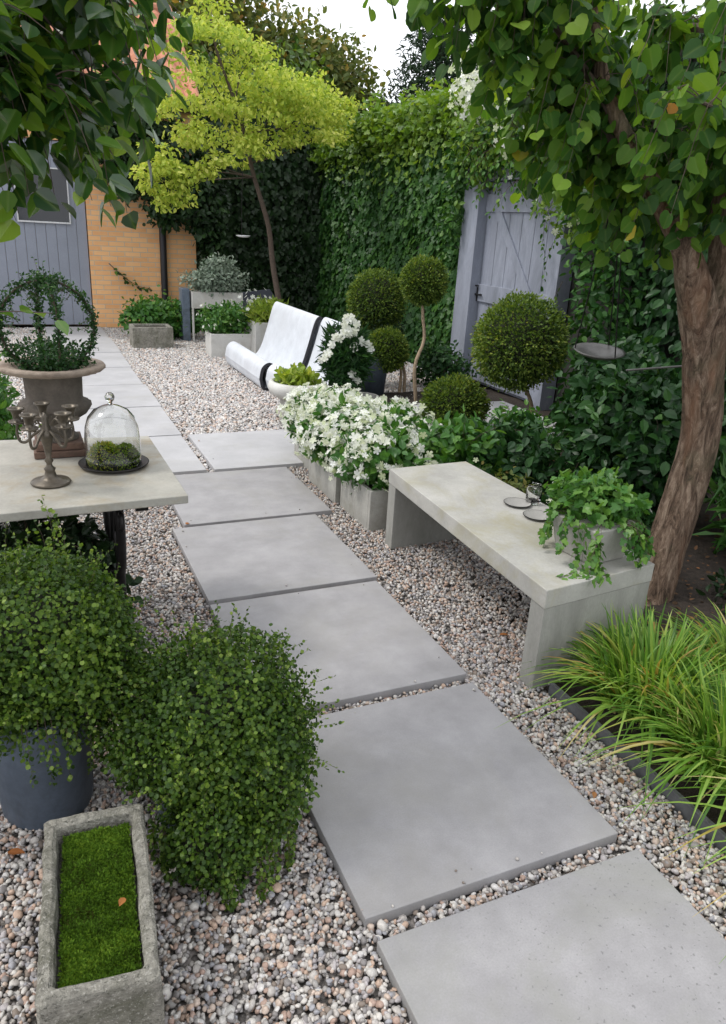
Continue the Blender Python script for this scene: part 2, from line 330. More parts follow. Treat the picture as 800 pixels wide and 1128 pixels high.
M['petal'] = leaf_mat('white_petal', [(0, (.55, .62, .34)), (.35, (.78, .80, .66)), (.6, (.84, .85, .78)), (1, (.86, .87, .84))], .5, .4, .3, tcol=(1, 1, .95))
M['fallen'] = leaf_mat('fallen_leaf', [(0, (.30, .10, .03)), (.5, (.40, .17, .05)), (1, (.22, .12, .06))], .6, .2, .3)
M['litter'] = leaf_mat('dead_leaf', [(0, (.05, .032, .02)), (.6, (.12, .07, .04)), (.9, (.20, .10, .05)), (1, (.34, .15, .06))], .8, .15, .2)
M['green_fresh'] = leaf_mat('fresh_leaf', [(0, (.03, .10, .02)), (.5, (.06, .17, .03)), (1, (.15, .28, .05))], .4, .3, .4)
M['ygreen'] = leaf_mat('yellow_green_leaf', [(0, (.12, .2, .03)), (.6, (.26, .36, .05)), (1, (.5, .52, .14))], .5, .35, .3)

# ------------------------------------------------------------------ foliage generators
def shell(n, c, r, lo=.75, hi=1.05, nz=.08, f=3, zmin=-9):
    u = unit(n); k = rng.uniform(lo**2, hi**2, n)**.5*(1+nz*fbm(u*f+np.asarray(c)*3))
    p = np.asarray(c)+u*k[:, None]*np.asarray(r); g = nrm(u/np.asarray(r))
    ok = p[:, 2] > zmin; return p[ok], g[ok]
def rand_r(n, lo=0, hi=1, p=None, f=2.0, w=.35):
    r = rng.uniform(lo, hi, n)
    if p is not None: r = r*(1-w)+w*(.5+.5*fbm(p, f))*(hi-lo)+w*lo
    return np.clip(r, 0, 1)
def clump(mb, T, n, c, r, size, lo=.7, hi=1.05, nz=.1, f=3, m=0, out=.6, droop=0., up=.0, rlo=0, rhi=1, zmin=-9, nf=5):
    p, g = shell(n, c, r, lo, hi, nz, f, zmin); k = len(p)
    d = nrm(unit(k)+g*out+np.array([0, 0, up-droop])); nn = nrm(g+unit(k)*.7+np.array([0, 0, .35]))
    mb.leaves(T, p, nn, d, size*rng.uniform(.65, 1.25, k), rand_r(k, rlo, rhi, p, nf), m); return mb
def sprays(mb, n, c, r, T, size, length=.15, leaves=10, m=0, mt=1, thick=.0015, up=.3, zmin=-9, lo=.8, rhi=1):
    """thin shoots poking out of a crown, leaves along them"""
    p, g = shell(n, c, r, lo, 1.0, .05, 3, zmin)
    for i in range(len(p)):
        d = nrm((g[i]+unit(1)[0]*.45+np.array([0, 0, up]))[None])[0]; Ln = length*rng.uniform(.4, 1.2); bend = unit(1)[0]*.25
        ts = np.linspace(0, 1, 5); pts = p[i]+np.outer(ts*Ln, d)+np.outer(ts**2*Ln, bend)
        mb.tube(pts, np.linspace(thick, thick*.4, 5), 3, mt, cap=False)
        tt = np.linspace(.15, 1, leaves); q = p[i]+np.outer(tt*Ln, d)+np.outer(tt**2*Ln, bend)
        mb.leaves(T, q, nrm(unit(leaves)+np.array([0, 0, .6])), nrm(unit(leaves)+d*.5), size*rng.uniform(.6, 1.1, leaves), rng.uniform(.2, rhi, leaves), m)
def curve(*pts, n=24):
    """Catmull-Rom through points"""
    P = [np.asarray(p, float) for p in pts]; P = [2*P[0]-P[1]]+P+[2*P[-1]-P[-2]]; out = []; k = len(P)-3
    for i in range(k):
        for t in np.linspace(0, 1, max(2, n//k), endpoint=(i == k-1)):
            a, b, c, d = P[i:i+4]; out.append(.5*((2*b)+(-a+c)*t+(2*a-5*b+4*c-d)*t*t+(-a+3*b-3*c+d)*t**3))
    return np.array(out)
def leafy_twig(mb, pts, T, size, spacing, m=0, mt=1, thick=.004, droop=.8, side=.8, rlo=0, rhi=1, start=.1, pair=False):
    mb.tube(pts, np.linspace(thick, thick*.3, len(pts)), 5, mt, cap=False)
    seg = np.linalg.norm(np.diff(pts, axis=0), axis=1); L_ = np.concatenate([[0], np.cumsum(seg)]); tot = L_[-1]
    s = np.arange(tot*start, tot, spacing); 
    if len(s) == 0: return
    s = s+rng.uniform(-.3, .3, len(s))*spacing; s = np.clip(s, 0, tot)
    q = np.stack([np.interp(s, L_, pts[:, i]) for i in range(3)], 1); k = len(q)
    t = nrm(np.stack([np.interp(np.minimum(s+.01, tot), L_, pts[:, i]) for i in range(3)], 1)-np.stack([np.interp(np.maximum(s-.01, 0), L_, pts[:, i]) for i in range(3)], 1))
    sd = nrm(np.cross(t, np.array([0, 0, 1.])+unit(k)*.5))*np.where(np.arange(k) % 2 == 0, 1, -1)[:, None]
    d = nrm(sd*side+t*.4+np.array([0, 0, -droop])+unit(k)*.35)
    nn = nrm(np.array([0, 0, 1.])*(.6)+unit(k)*.7+sd*.3)
    pet = size*.35; q2 = q+d*pet
    mb.leaves(T, q2, nn, d, size*rng.uniform(.6, 1.15, k), rng.uniform(rlo, rhi, k), m)
def blades(mb, n, c, r, length, width, up=1.0, spread=.6, m=0, z=0, rhi=1., seg=6, lean=(0, 0)):
    """arching strap leaves"""
    a = rng.uniform(0, 2*np.pi, n); q = np.sqrt(rng.uniform(0, 1, n))
    base = np.stack([c[0]+np.cos(a)*q*r[0]*.55, c[1]+np.sin(a)*q*r[1]*.55, np.full(n, z)], 1)
    o = np.stack([np.cos(a)+rng.normal(size=n)*.5+lean[0], np.sin(a)+rng.normal(size=n)*.5+lean[1], np.zeros(n)], 1); o = nrm(o)
    L_ = length*rng.uniform(.55, 1.15, n); sp = spread*rng.uniform(.3, 1.3, n)*(.4+q*.8)
    ts = np.linspace(0, 1, seg); sidev = np.cross(o, np.array([0, 0, 1.]))
    V = []
    for i, t in enumerate(ts):
        ctr = base+o*(L_*sp*(t**1.5))[:, None]+np.array([0, 0, 1.])*(L_*up*(t-.74*sp.clip(0, 1.25)*t**2.6))[:, None]+sidev*(.04*L_*np.sin(t*3+a))[:, None]
        w = width*(1-t**2.2)*.5*rng.uniform(.95, 1.05, n)+.0003
        V.append(np.stack([ctr-sidev*w[:, None], ctr+sidev*w[:, None]], 1))
    V = np.stack(V, 1)  # n, seg, 2, 3
    F = []
    for i in range(seg-1): F.append([2*i, 2*i+1, 2*i+3, 2*i+2])
    F = np.array(F)[None]+(np.arange(n)*seg*2)[:, None, None]
    mb.add(V.reshape(-1, 3), F.reshape(-1, 4), m, np.repeat(np.clip(rng.uniform(0, rhi, n), 0, 1), seg*2))

# ------------------------------------------------------------------ SETTING
GZ = -.035
MB().add([(-40, -6, GZ-.06), (60, -6, GZ-.06), (60, 70, GZ-.06), (-40, 70, GZ-.06)], [(0, 1, 2, 3)]).build('ground', M['soil'])
tag(bpy.data.objects['ground'], kind='structure')
gb = MB().add([(-3, -1, GZ-.014), (2.05, -1, GZ-.014), (2.05, 3.0, GZ-.014), (-3, 3, GZ-.014)], [(0, 1, 2, 3)])
gb.add([(-3, 3, GZ-.014), (2.75, 3, GZ-.014), (3.2, 5.6, GZ-.014), (-3, 5.6, GZ-.014)], [(0, 1, 2, 3)])
gb.add([(-3, 5.6, GZ-.014), (5.0, 5.6, GZ-.014), (5.0, 13.2, GZ-.014), (-3, 13.2, GZ-.014)], [(0, 1, 2, 3)])
tag(gb.build('gravel_bed', M['gravel_base']), kind='structure')
# soil bed beside the bench, slightly mounded
xs = np.linspace(1.879, 5.2, 60); ys = np.linspace(-.6, 7.6, 90); X, Y = np.meshgrid(xs, ys); 
edge = np.where(Y < 2.3, 1.80, np.where(Y < 3.9, 2.35, np.where(Y < 5.3, 2.35, 3.1)))
Z = GZ-.03+.055*np.clip((X-edge)/.25, 0, 1)+.02*fbm(np.stack([X.ravel(), Y.ravel(), X.ravel()*0], 1), 4).reshape(X.shape)
F = [(j*60+i, j*60+i+1, (j+1)*60+i+1, (j+1)*60+i) for j in range(89) for i in range(59)]
tag(MB().add(np.stack([X, Y, Z], 2), F).build('soil_bed', M['soil'], smooth=True), kind='structure')

# slabs ------------------------------------------------
slabs = []
def slab(name_mat, x0, x1, y0, y1, label, group, dz=0, tilt=0):
    o = MB().box(x0, x1, y0, y1, -.045, 0).build('paving_slab', M[name_mat], bevel=.003)
    o.location.z = dz; tag(o, label, 'paving slab', group); slabs.append((x0, x1, y0, y1)); return o
gm = 'large grey slabs of the garden path'
slab('slab_pocked', .693, 1.582, .372, 1.252, 'nearest large grey slab, speckled with dark pock marks, cut by the bottom edge of the photo', gm)
slab('slab', .690, 1.570, 1.322, 2.205, 'widest looking grey slab with clean surface, between the pock-marked slab and the bushy plants', gm, .002)
slab('slab', .693, 1.585, 2.272, 3.202, 'large grey slab level with the near leg of the concrete bench', gm)
slab('slab', .696, 1.606, 3.240, 4.200, 'large grey slab level with the far leg of the concrete bench', gm, .002)
slab('slab', .775, 1.735, 4.240, 5.205, 'large slab beside the far end of the white flower troughs, with a faint yellow stain', gm, .001)
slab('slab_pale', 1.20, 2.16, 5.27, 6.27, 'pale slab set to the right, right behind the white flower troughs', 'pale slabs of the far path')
gs = 'pale slabs of the far path'
yy = [5.265, 6.275, 7.355, 8.42, 9.46, 10.53, 11.82, 13.05]
lb = ['pale slab of the narrow far path, right behind the glass cloche', 'second pale slab of the narrow far path, just past the one behind the cloche',
      'third pale slab of the narrow far path, seen above the glass cloche knob', 'pale slab of the narrow far path beside the wide rim of the iron urn',
      'pale slab of the narrow far path level with the lower half of the leafy wreath', 'pale slab of the narrow far path closest to the mossy stone trough by the bricks',
      'last pale slab of the narrow far path, at the foot of the brick wall']
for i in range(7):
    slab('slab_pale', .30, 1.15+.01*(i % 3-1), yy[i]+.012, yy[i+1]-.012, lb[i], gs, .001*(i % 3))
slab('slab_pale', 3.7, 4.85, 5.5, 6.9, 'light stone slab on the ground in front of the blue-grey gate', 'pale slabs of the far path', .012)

# gravel stones ----------------------------------------
ico_v = []; 
ph = (1+5**.5)/2
for a, b in ((-1, ph), (1, ph), (-1, -ph), (1, -ph)): ico_v.append((a, b, 0))
for a, b in ((-1, ph), (1, ph), (-1, -ph), (1, -ph)): ico_v.append((0, a, b))
for a, b in ((-1, ph), (1, ph), (-1, -ph), (1, -ph)): ico_v.append((b, 0, a))
ico_v = nrm(np.array(ico_v, float))
ico_f = np.array([(0, 11, 5), (0, 5, 1), (0, 1, 7), (0, 7, 10), (0, 10, 11), (1, 5, 9), (5, 11, 4), (11, 10, 2), (10, 7, 6), (7, 1, 8), (3, 9, 4), (3, 4, 2), (3, 2, 6), (3, 6, 8), (3, 8, 9), (4, 9, 5), (2, 4, 11), (6, 2, 10), (8, 6, 7), (9, 8, 1)])
def subdiv(v, f):
    v = [tuple(x) for x in v]; cache = {}; nf = []
    def mid(a, b):
        k = (min(a, b), max(a, b))
        if k not in cache: m_ = np.array(v[a])+np.array(v[b]); v.append(tuple(m_/np.linalg.norm(m_))); cache[k] = len(v)-1
        return cache[k]
    for a, b, c in f:
        x, y, z = mid(a, b), mid(b, c), mid(c, a); nf += [(a, x, z), (b, y, x), (c, z, y), (x, y, z)]
    return np.array(v), np.array(nf)
ico2 = subdiv(ico_v, ico_f)
def pebbles(mb, tmpl, x0, x1, y0, y1, size, dens, zoff=0.0, mask=None):
    n = int((x1-x0)*(y1-y0)*dens); p = np.stack([rng.uniform(x0, x1, n), rng.uniform(y0, y1, n)], 1)
    ok = np.ones(n, bool)
    for a, b, c, d in slabs: ok &= ~((p[:, 0] > a-.004) & (p[:, 0] < b+.004) & (p[:, 1] > c-.004) & (p[:, 1] < d+.004))
    if mask is not None: ok &= mask(p)
    p = p[ok]; n = len(p)
    tv, tf = tmpl; s = size*.5*rng.lognormal(0, .22, n); ax = rng.uniform(.62, 1.25, (n, 3)); ax[:, 2] *= .75
    lump = 1+.16*np.sin(tv[None, :, :] @ rng.normal(size=(n, 3, 1))*2.2+rng.uniform(0, 6, (n, 1, 1)))
    q = rng.normal(size=(n, 4)); q[:, 1:3] *= .35; q /= np.linalg.norm(q, axis=1)[:, None]; w, x, y, z = q.T
    Rm = np.stack([1-2*(y*y+z*z), 2*(x*y-z*w), 2*(x*z+y*w), 2*(x*y+z*w), 1-2*(x*x+z*z), 2*(y*z-x*w), 2*(x*z-y*w), 2*(y*z+x*w), 1-2*(x*x+y*y)], 1).reshape(n, 3, 3)
    V = tv[None]*lump*ax[:, None]*s[:, None, None]; V = np.einsum('nij,nkj->nki', Rm, V)
    zz = GZ+zoff+rng.uniform(-.004, .010, n)
    V += np.stack([p[:, 0], p[:, 1], zz], 1)[:, None]
    k = len(tv); mb.add(V.reshape(-1, 3), (tf[None]+(np.arange(n)*k)[:, None, None]).reshape(-1, 3), 0, np.repeat(rng.uniform(0, 1, n), k))
def edge_right(p): # edging line and bench bed
    lim = np.where(p[:, 1] < 2.12, 1.86, np.where(p[:, 1] < 3.75, 2.5, 2.3)); return p[:, 0] < lim
mb = MB(); pebbles(mb, ico2, -.55, 2.6, .55, 2.6, 0.0152, 7800, mask=edge_right); pebbles(mb, ico_v is not None and (ico_v, ico_f), -.55, 2.6, .55, 2.6, .015, 3500, -.008, mask=edge_right)
o = mb.build('gravel', M['pebble'], smooth=True); tag(o, 'multicoloured rounded pebbles beside the nearest slabs', 'gravel', kind='stuff')
mb = MB(); pebbles(mb, (ico_v, ico_f), -.9, 2.7, 2.6, 5.3, .0168, 6800, mask=edge_right)
o = mb.build('gravel', M['pebble'], smooth=True); tag(o, 'mixed pebbles around the middle of the path and under the bench', 'gravel', kind='stuff')
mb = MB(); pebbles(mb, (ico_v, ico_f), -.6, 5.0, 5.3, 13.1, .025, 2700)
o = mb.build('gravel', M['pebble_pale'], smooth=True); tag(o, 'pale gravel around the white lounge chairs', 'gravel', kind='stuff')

mb = MB(); k = 45; sl = [slabs[int(i_)] for i_ in rng.integers(0, 6, k)]; tv, tf = ico_v, ico_f
for a0, a1, b0, b1 in sl:
    e_ = rng.integers(0, 4); d_ = abs(rng.normal(0, .035)); u_ = rng.uniform()
    x_, y_ = (a0+d_, b0+(b1-b0)*u_) if e_ == 0 else (a1-d_, b0+(b1-b0)*u_) if e_ == 1 else (a0+(a1-a0)*u_, b0+d_) if e_ == 2 else (a0+(a1-a0)*u_, b1-d_)
    r_ = rng.uniform(.0018, .006); mb.add(tv*r_*rng.uniform(.7, 1.2, 3)+[x_, y_, r_*.75+.002], tf, 0, rng.uniform())
tag(mb.build('gravel_grit', M['pebble'], smooth=True), 'tiny stray pebbles and grit lying on the edges of the large slabs', 'gravel', kind='stuff')
# ------------------------------------------------------------------ BENCH
b = empty('concrete_bench', (1.79, 2.10, GZ), 'long pale concrete bench with slab legs standing on gravel under the leaning tree', 'bench')
BH = .442-GZ
bt = .085
NL, NR, FR, FL = [np.array(p_)-[1.79, 2.10] for p_ in ((1.800, 2.105), (2.432, 2.175), (2.405, 3.735), (1.872, 3.715))]
def quad_prism(q, z0, z1): return MB().hexa([(p_[0], p_[1], z0) for p_ in q], [(p_[0], p_[1], z1) for p_ in q])
def lerp(a, b_, t): return a*(1-t)+b_*t
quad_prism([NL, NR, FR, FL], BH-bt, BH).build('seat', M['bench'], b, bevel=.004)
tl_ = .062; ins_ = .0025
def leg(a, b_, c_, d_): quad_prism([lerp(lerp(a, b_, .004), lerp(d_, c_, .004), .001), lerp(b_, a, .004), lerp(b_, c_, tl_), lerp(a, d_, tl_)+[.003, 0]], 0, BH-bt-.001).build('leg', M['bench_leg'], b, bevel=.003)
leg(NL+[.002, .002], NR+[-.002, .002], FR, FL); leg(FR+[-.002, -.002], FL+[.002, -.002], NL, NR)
# two metal saucer rims with glass on the bench
zt = .442
for (px, py, lab) in ((570, 556, 'round clear glass saucer with dark edge lying alone on the bench top'), (592, 570, 'round clear glass saucer with dark edge touching the ivy pot on the bench')):
    c = at(px, py, z=zt); e = empty('glass_saucer', (c[0], c[1], zt+.001), lab, 'saucer', 'glass saucers on the bench')
    MB().lathe([(0, .002), (.055, .002), (.068, .010), (.070, .014), (.067, .012), (.053, .005), (0, .005)], 40).build('plate', M['clay'], e, smooth=True)
    an = np.linspace(0, 2*np.pi, 40); MB().tube(np.stack([.0705*np.cos(an), .0705*np.sin(an), np.full(40, .012)], 1), .0022, 6, cap=False).build('rim', M['iron'], e, smooth=True)
c = at(571, 538, z=zt)
gl = empty('glass_jar', (2.36, 2.98, zt+.001), 'small clear glass jar at the rear edge of the concrete bench', 'jar')
MB().lathe([(0, .001), (.036, .001), (.04, .01), (.042, .08), (.034, .095), (.036, .105), (.033, .105), (.031, .095), (.038, .08), (.036, .012), (0, .006)], 32).build('glass_body', M['glass'], gl, smooth=True)
# ivy pot on bench
c = at(645, 612, z=zt)
ip = empty('ivy_planter', (2.22, 2.36, zt+.001), 'square tapered concrete pot with trailing ivy on the near end of the bench', 'potted plant', rz=.12)
m_ = MB()
m_.hexa([(-.105, -.105, 0), (.105, -.105, 0), (.105, .105, 0), (-.105, .105, 0)], [(-.135, -.135, .17), (.135, -.135, .17), (.135, .135, .17), (-.135, .135, .17)])
m_.build('pot', M['rough_conc'], ip, bevel=.006)
m_ = MB(); clump(m_, T_IVY, 750, (0.03, 0.05, .24), (.20, .20, .11), .042, .5, 1.1, .25, droop=.25, rlo=.1)
for k in range(26):
    a = rng.uniform(0, 6.28); r0 = .13; st = np.array([r0*math.cos(a), r0*math.sin(a), .19]); rr = rng.uniform(.04, .09); dl = rng.uniform(.1, .19)
    pts = curve(st, st+[rr*math.cos(a), rr*math.sin(a), -.01], st+[rr*1.5*math.cos(a+.2), rr*1.5*math.sin(a+.2), -dl], n=10)
    leafy_twig(m_, pts, T_IVY, .036, .017, thick=.0014, rlo=.1)
for k in range(4):
    pts = curve((-.1, -.12, .16), (-.14-.01*k, -.16, .08), (-.13-.02*k, -.2+.02*k, .02), (-.16-.05*k, -.24+.03*k, .015), n=12)
    leafy_twig(m_, pts, T_IVY, .038, .014, thick=.0014, rlo=.5)
m_.build('ivy', [M['green_fresh'], M['twig']], ip)

# ------------------------------------------------------------------ RIGHT TREE
tr = empty('leaning_tree', (3.06, 2.62, -.02), 'leaning brown tree with rough bark forking into two limbs beside the bench, broad heart-shaped leaves', 'tree')
def L0(p): return np.asarray(p, float)-np.array([3.06, 2.62, -.02])
def trunk_mesh(pts, rad, seg=96, amp=.10):
    mb_ = MB(); pts = np.asarray(pts); n = len(pts)
    t = nrm(np.gradient(pts, axis=0)); u = np.cross(t[0], [0, 1., 0]); u /= np.linalg.norm(u); V = []; ang = np.linspace(0, 2*np.pi, seg, endpoint=False)
    for i in range(n):
        u = u-t[i]*np.dot(u, t[i]); u /= np.linalg.norm(u); w = np.cross(t[i], u); z = i/n*8
        q = np.stack([np.cos(ang)*2.4, np.sin(ang)*2.4, np.full(seg, z*.35)], 1)
        rr = rad[i]*(1+amp*.6*fbm(q, 1.0)+amp*.5*np.abs(np.sin(6*ang+z*.5+fbm(q, 2)*2))+amp*.35*fbm(q*[1, 1, .6], 6)+amp*.22*fbm(q*[1, 1, .8], 16))
        V.append(pts[i]+rr[:, None]*(np.cos(ang)[:, None]*u+np.sin(ang)[:, None]*w))
    F = [(i*seg+j, i*seg+(j+1) % seg, (i+1)*seg+(j+1) % seg, (i+1)*seg+j) for i in range(n-1) for j in range(seg)]
    mb_.add(np.concatenate(V), F); return mb_
tp = curve(L0((2.90, 2.6, -.1)), L0((2.95, 2.62, .05)), L0((3.02, 2.63, .45)), L0((3.06, 2.63, .85)), L0((2.98, 2.63, 1.2)), L0((2.90, 2.63, 1.5)), n=110)
rad = np.interp(np.linspace(0, 1, len(tp)), [0, .08, .3, .6, .85, 1], [.160, .120, .098, .090, .092, .110])
trk = trunk_mesh(tp, rad)
lb1 = curve(L0((2.93, 2.63, 1.38)), L0((2.80, 2.63, 1.60)), L0((2.72, 2.64, 1.74)), L0((2.62, 2.7, 1.9)), L0((2.50, 2.8, 2.1)), L0((2.38, 2.95, 2.4)), L0((2.3, 3.1, 2.9)), n=50)
trk2 = trunk_mesh(lb1, np.interp(np.linspace(0, 1, len(lb1)), [0, .3, .6, 1], [.095, .058, .042, .022]), 32, .12)
lb2 = curve(L0((2.95, 2.63, 1.35)), L0((2.985, 2.63, 1.56)), L0((2.95, 2.64, 1.8)), L0((2.90, 2.66, 2.1)), L0((2.85, 2.7, 2.6)), L0((2.9, 2.8, 3.2)), n=50)
trk3 = trunk_mesh(lb2, np.interp(np.linspace(0, 1, len(lb2)), [0, .3, .6, 1], [.10, .070, .058, .03]), 32, .12)
tko = trk.build('trunk', M['bark'], tr, smooth=True); trk2.build('limb', M['bark'], tko, smooth=True); trk3.build('limb', M['bark'], tko, smooth=True)
can = MB()
# secondary branches carry drooping leafy twigs; (start, via, end, number of twigs)
brs = [((2.45, 2.85, 2.2), (2.2, 3.1, 2.6), (1.80, 3.3, 2.95), 26), ((2.3, 3.1, 2.7), (2.0, 3.2, 2.85), (1.62, 3.35, 2.95), 22),
       ((2.5, 2.8, 2.1), (2.45, 3.2, 2.3), (2.6, 3.8, 2.50), 22), ((2.38, 2.95, 2.4), (2.5, 3.5, 2.7), (2.6, 4.2, 2.9), 16),
       ((2.9, 2.66, 2.1), (2.8, 3.1, 2.3), (2.7, 3.6, 2.45), 24), ((2.85, 2.7, 2.6), (2.7, 3.2, 2.7), (2.6, 3.9, 2.9), 18),
       ((2.62, 2.7, 1.9), (2.65, 2.95, 2.1), (2.6, 3.25, 2.2), 14), ((2.9, 2.66, 2.1), (3.2, 2.9, 2.3), (3.5, 3.4, 2.5), 18),
       ((2.9, 2.7, 2.15), (2.8, 2.45, 2.2), (2.35, 2.35, 2.25), 26), ((2.9, 2.7, 2.4), (2.9, 2.4, 2.35), (2.65, 2.2, 2.2), 24), ((2.3, 3.1, 2.8), (2.0, 2.8, 2.9), (1.7, 2.6, 2.9), 12)]
for s0, v0, e0, k in brs:
    bp = curve(L0(s0), L0(v0), L0(e0), n=16); can.tube(bp, np.linspace(.022, .006, len(bp)), 6, 1, cap=False, wob=.1)
    for i in range(int(k*2.0)):
        t = rng.uniform(.15, 1); a = bp[int(t*(len(bp)-1))]; o_ = unit(1)[0]*np.array([.28, .28, .10]); dr = rng.uniform(.08, .38)
        pts = curve(a, a+o_*.6+[0, 0, .02], a+o_+[0, 0, -dr], n=8)
        leafy_twig(can, pts, T_HEART, .080, .042, thick=.003, droop=.55, side=.8, rhi=.985)
for (px, py, Y, dr) in ((640, 265, 3.3, .35), (690, 255, 3.3, .35), (610, 170, 3.2, .3), (585, 125, 3.3, .3), (655, 290, 3.2, .3), (725, 280, 3.0, .3), (700, 200, 2.9, .3), (760, 230, 2.9, .3), (680, 150, 2.9, .25), (640, 140, 2.9, .25), (735, 120, 2.5, .2), (690, 90, 2.6, .2), (780, 150, 2.5, .25), (775, 60, 2.5, .25), (740, 250, 3.1, .3), (660, 230, 3.1, .3), (710, 230, 3.6, .35)):
    e_ = at(px, py, Y=Y); s_ = e_+np.array([.12, .05, dr]); 
    leafy_twig(can, curve(L0(s_), L0((s_+e_)/2+[.03, 0, .05]), L0(e_), n=8), T_HEART, .080, .034, thick=.003, droop=.7, side=.8)
can.build('crown', [M['leaf_heart'], M['twig']], tr)

# ------------------------------------------------------------------ TOP LEFT TREE (hangs into the picture)
tl = empty('overhanging_tree', (-1.0, 2.3, GZ), 'dark glossy-leaved tree whose branches hang into the upper left of the garden', 'tree')
def L1(p): return np.asarray(p, float)-np.array([-1.0, 2.3, GZ])
trunk_mesh(curve(L1((-1.0, 2.3, -.1)), L1((-1.05, 2.3, .8)), L1((-.95, 2.35, 1.7)), L1((-.85, 2.4, 2.6)), L1((-.8, 2.4, 3.4)), n=50), np.linspace(.15, .06, 46 if False else len(curve((0, 0, 0), (0, 0, 1), (0, 0, 2), (0, 0, 3), (0, 0, 4), n=50))), 32).build('trunk', M['bark'], tl, smooth=True)
cl = MB()
br2 = [((-.85, 2.4, 2.5), (-.3, 2.35, 2.45), (.36, 2.3, 2.28), 27), ((-.88, 2.4, 2.3), (-.4, 2.3, 2.25), (.15, 2.2, 2.0), 34), ((-.85, 2.4, 2.6), (-.2, 2.7, 2.55), (.42, 2.9, 2.35), 22), ((-.9, 2.35, 2.3), (-.4, 2.5, 2.25), (.32, 2.5, 2.08), 26), ((-.9, 2.35, 2.2), (-.5, 2.1, 2.2), (.0, 2.0, 2.12), 20),
       ((-.9, 2.35, 2.1), (-.5, 2.4, 2.1), (-.05, 2.35, 1.90), 24), ((-.8, 2.4, 2.8), (-.2, 2.2, 2.7), (.3, 2.1, 2.5), 14)]
for s0, v0, e0, k in br2:
    bp = curve(L1(s0), L1(v0), L1(e0), n=20); cl.tube(bp, np.linspace(.022, .004, len(bp)), 6, 1, cap=False)
    for i in range(int(k*3.8)):
        t = rng.uniform(.3, 1)**.8; a = bp[int(t*(len(bp)-1))]; o_ = unit(1)[0]*np.array([.16, .22, .09]); dr = rng.uniform(-.02, .22)
        leafy_twig(cl, curve(a, a+o_*.6, a+o_+[.02, 0, -dr], n=8), T_OV2, .078, .031, thick=.0026, droop=.38, side=.9)
for (px, py, Y) in ((140, 235, 2.3), (120, 210, 2.2), (20, 235, 2.2), (60, 215, 2.3), (160, 170, 2.4), (185, 60, 2.3), (90, 190, 2.4), (10, 200, 2.1), (150, 110, 2.2), (100, 130, 2.3), (40, 120, 2.3)):
    e_ = at(px, py, Y=Y); s_ = e_+np.array([-.10, 0, .22])
    leafy_twig(cl, curve(L1(s_), L1((s_+e_)/2+[.03, 0, .02]), L1(e_), n=8), T_OV2, .076, .032, thick=.0026, droop=.5, side=.9)
# lower shoot reaching in at the left edge before the wreath
e_ = at(58, 345, Y=1.7); s_ = e_+np.array([-.28, -.02, .05])
leafy_twig(cl, curve(L1(s_-[.3, -.1, -.4]), L1(s_), L1(e_), n=10), T_OV, .060, .040, thick=.003, droop=.15, side=.8, rlo=.55, start=.6)
cl.build('crown', [M['leaf_left'], M['twig']], tl)

# ------------------------------------------------------------------ HEDGE WALLS
HX = 5.12
hw = empty('ivy_hedge', (HX+.25, 11.6, GZ), 'tall wall of glossy green ivy running from the gate to the far corner', 'hedge')
o_ = np.array([HX+.25, 11.6, GZ])
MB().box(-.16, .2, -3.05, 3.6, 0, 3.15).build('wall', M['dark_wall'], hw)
n = 38000; y = rng.uniform(-3.05, 3.6, n); z = rng.uniform(0, 3.32, n); 
p = np.stack([np.full(n, -.25), y, z], 1); bulge = .06*fbm(p, 2.2)+.05*fbm(p, 7); p[:, 0] = -.26-bulge+rng.uniform(0, .13, n)
nn = nrm(np.array([-1., -.15, .35])+unit(n)*.55); d = nrm(np.array([-.25, 0, -1.])+unit(n)*.6)
hm = MB().leaves(T_IVY, p, nn, d, .088*rng.uniform(.55, 1.3, n), rand_r(n, 0, .97, p, 3, .4))
n = 3200; p = np.stack([np.full(n, -.30), rng.uniform(-3.05, 3.6, n), 3.3-np.abs(rng.normal(0, .32, n))], 1); p[:, 0] -= .06*fbm(p, 2.2)+rng.uniform(0, .08, n)
hm.leaves(T_IVY, p, nrm(np.array([-1., -.15, .5])+unit(n)*.55), nrm(np.array([-.25, 0, -.5])+unit(n)*1.1), .075*rng.uniform(.55, 1.3, n), rand_r(n, .2, 1, p, 3, .4), 1)
hm.build('foliage', [M['ivy'], M['ivy_top']], hw)
hm = MB(); n = 7000; p = np.stack([rng.uniform(-.5, .35, n), rng.uniform(-3.2, 3.6, n), rng.uniform(3.0, 3.42, n)], 1); p[:, 2] += .12*fbm(p, 2.5)-.25*np.abs(p[:, 0]+.05)
hm.leaves(T_IVY, p, nrm(np.array([-.4, 0, .8])+unit(n)*.7), nrm(unit(n)+[-.3, 0, .1]), .085*rng.uniform(.6, 1.2, n), rand_r(n, 0, 1, p, 3))
sh = MB()
for i in range(85):
    a = np.array([rng.uniform(-.3, .2), rng.uniform(-3, 3.5), 3.3]); e_ = a+[rng.uniform(-.25, .1), rng.uniform(-.2, .2), rng.uniform(.1, .38)]
    leafy_twig(hm, curve(a, (a+e_)/2+unit(1)[0]*.05, e_, n=6), T_IVY, .08, .05, thick=.004, droop=.2)
hm.build('top_growth', [M['ivy_top'], M['twig']], hw)

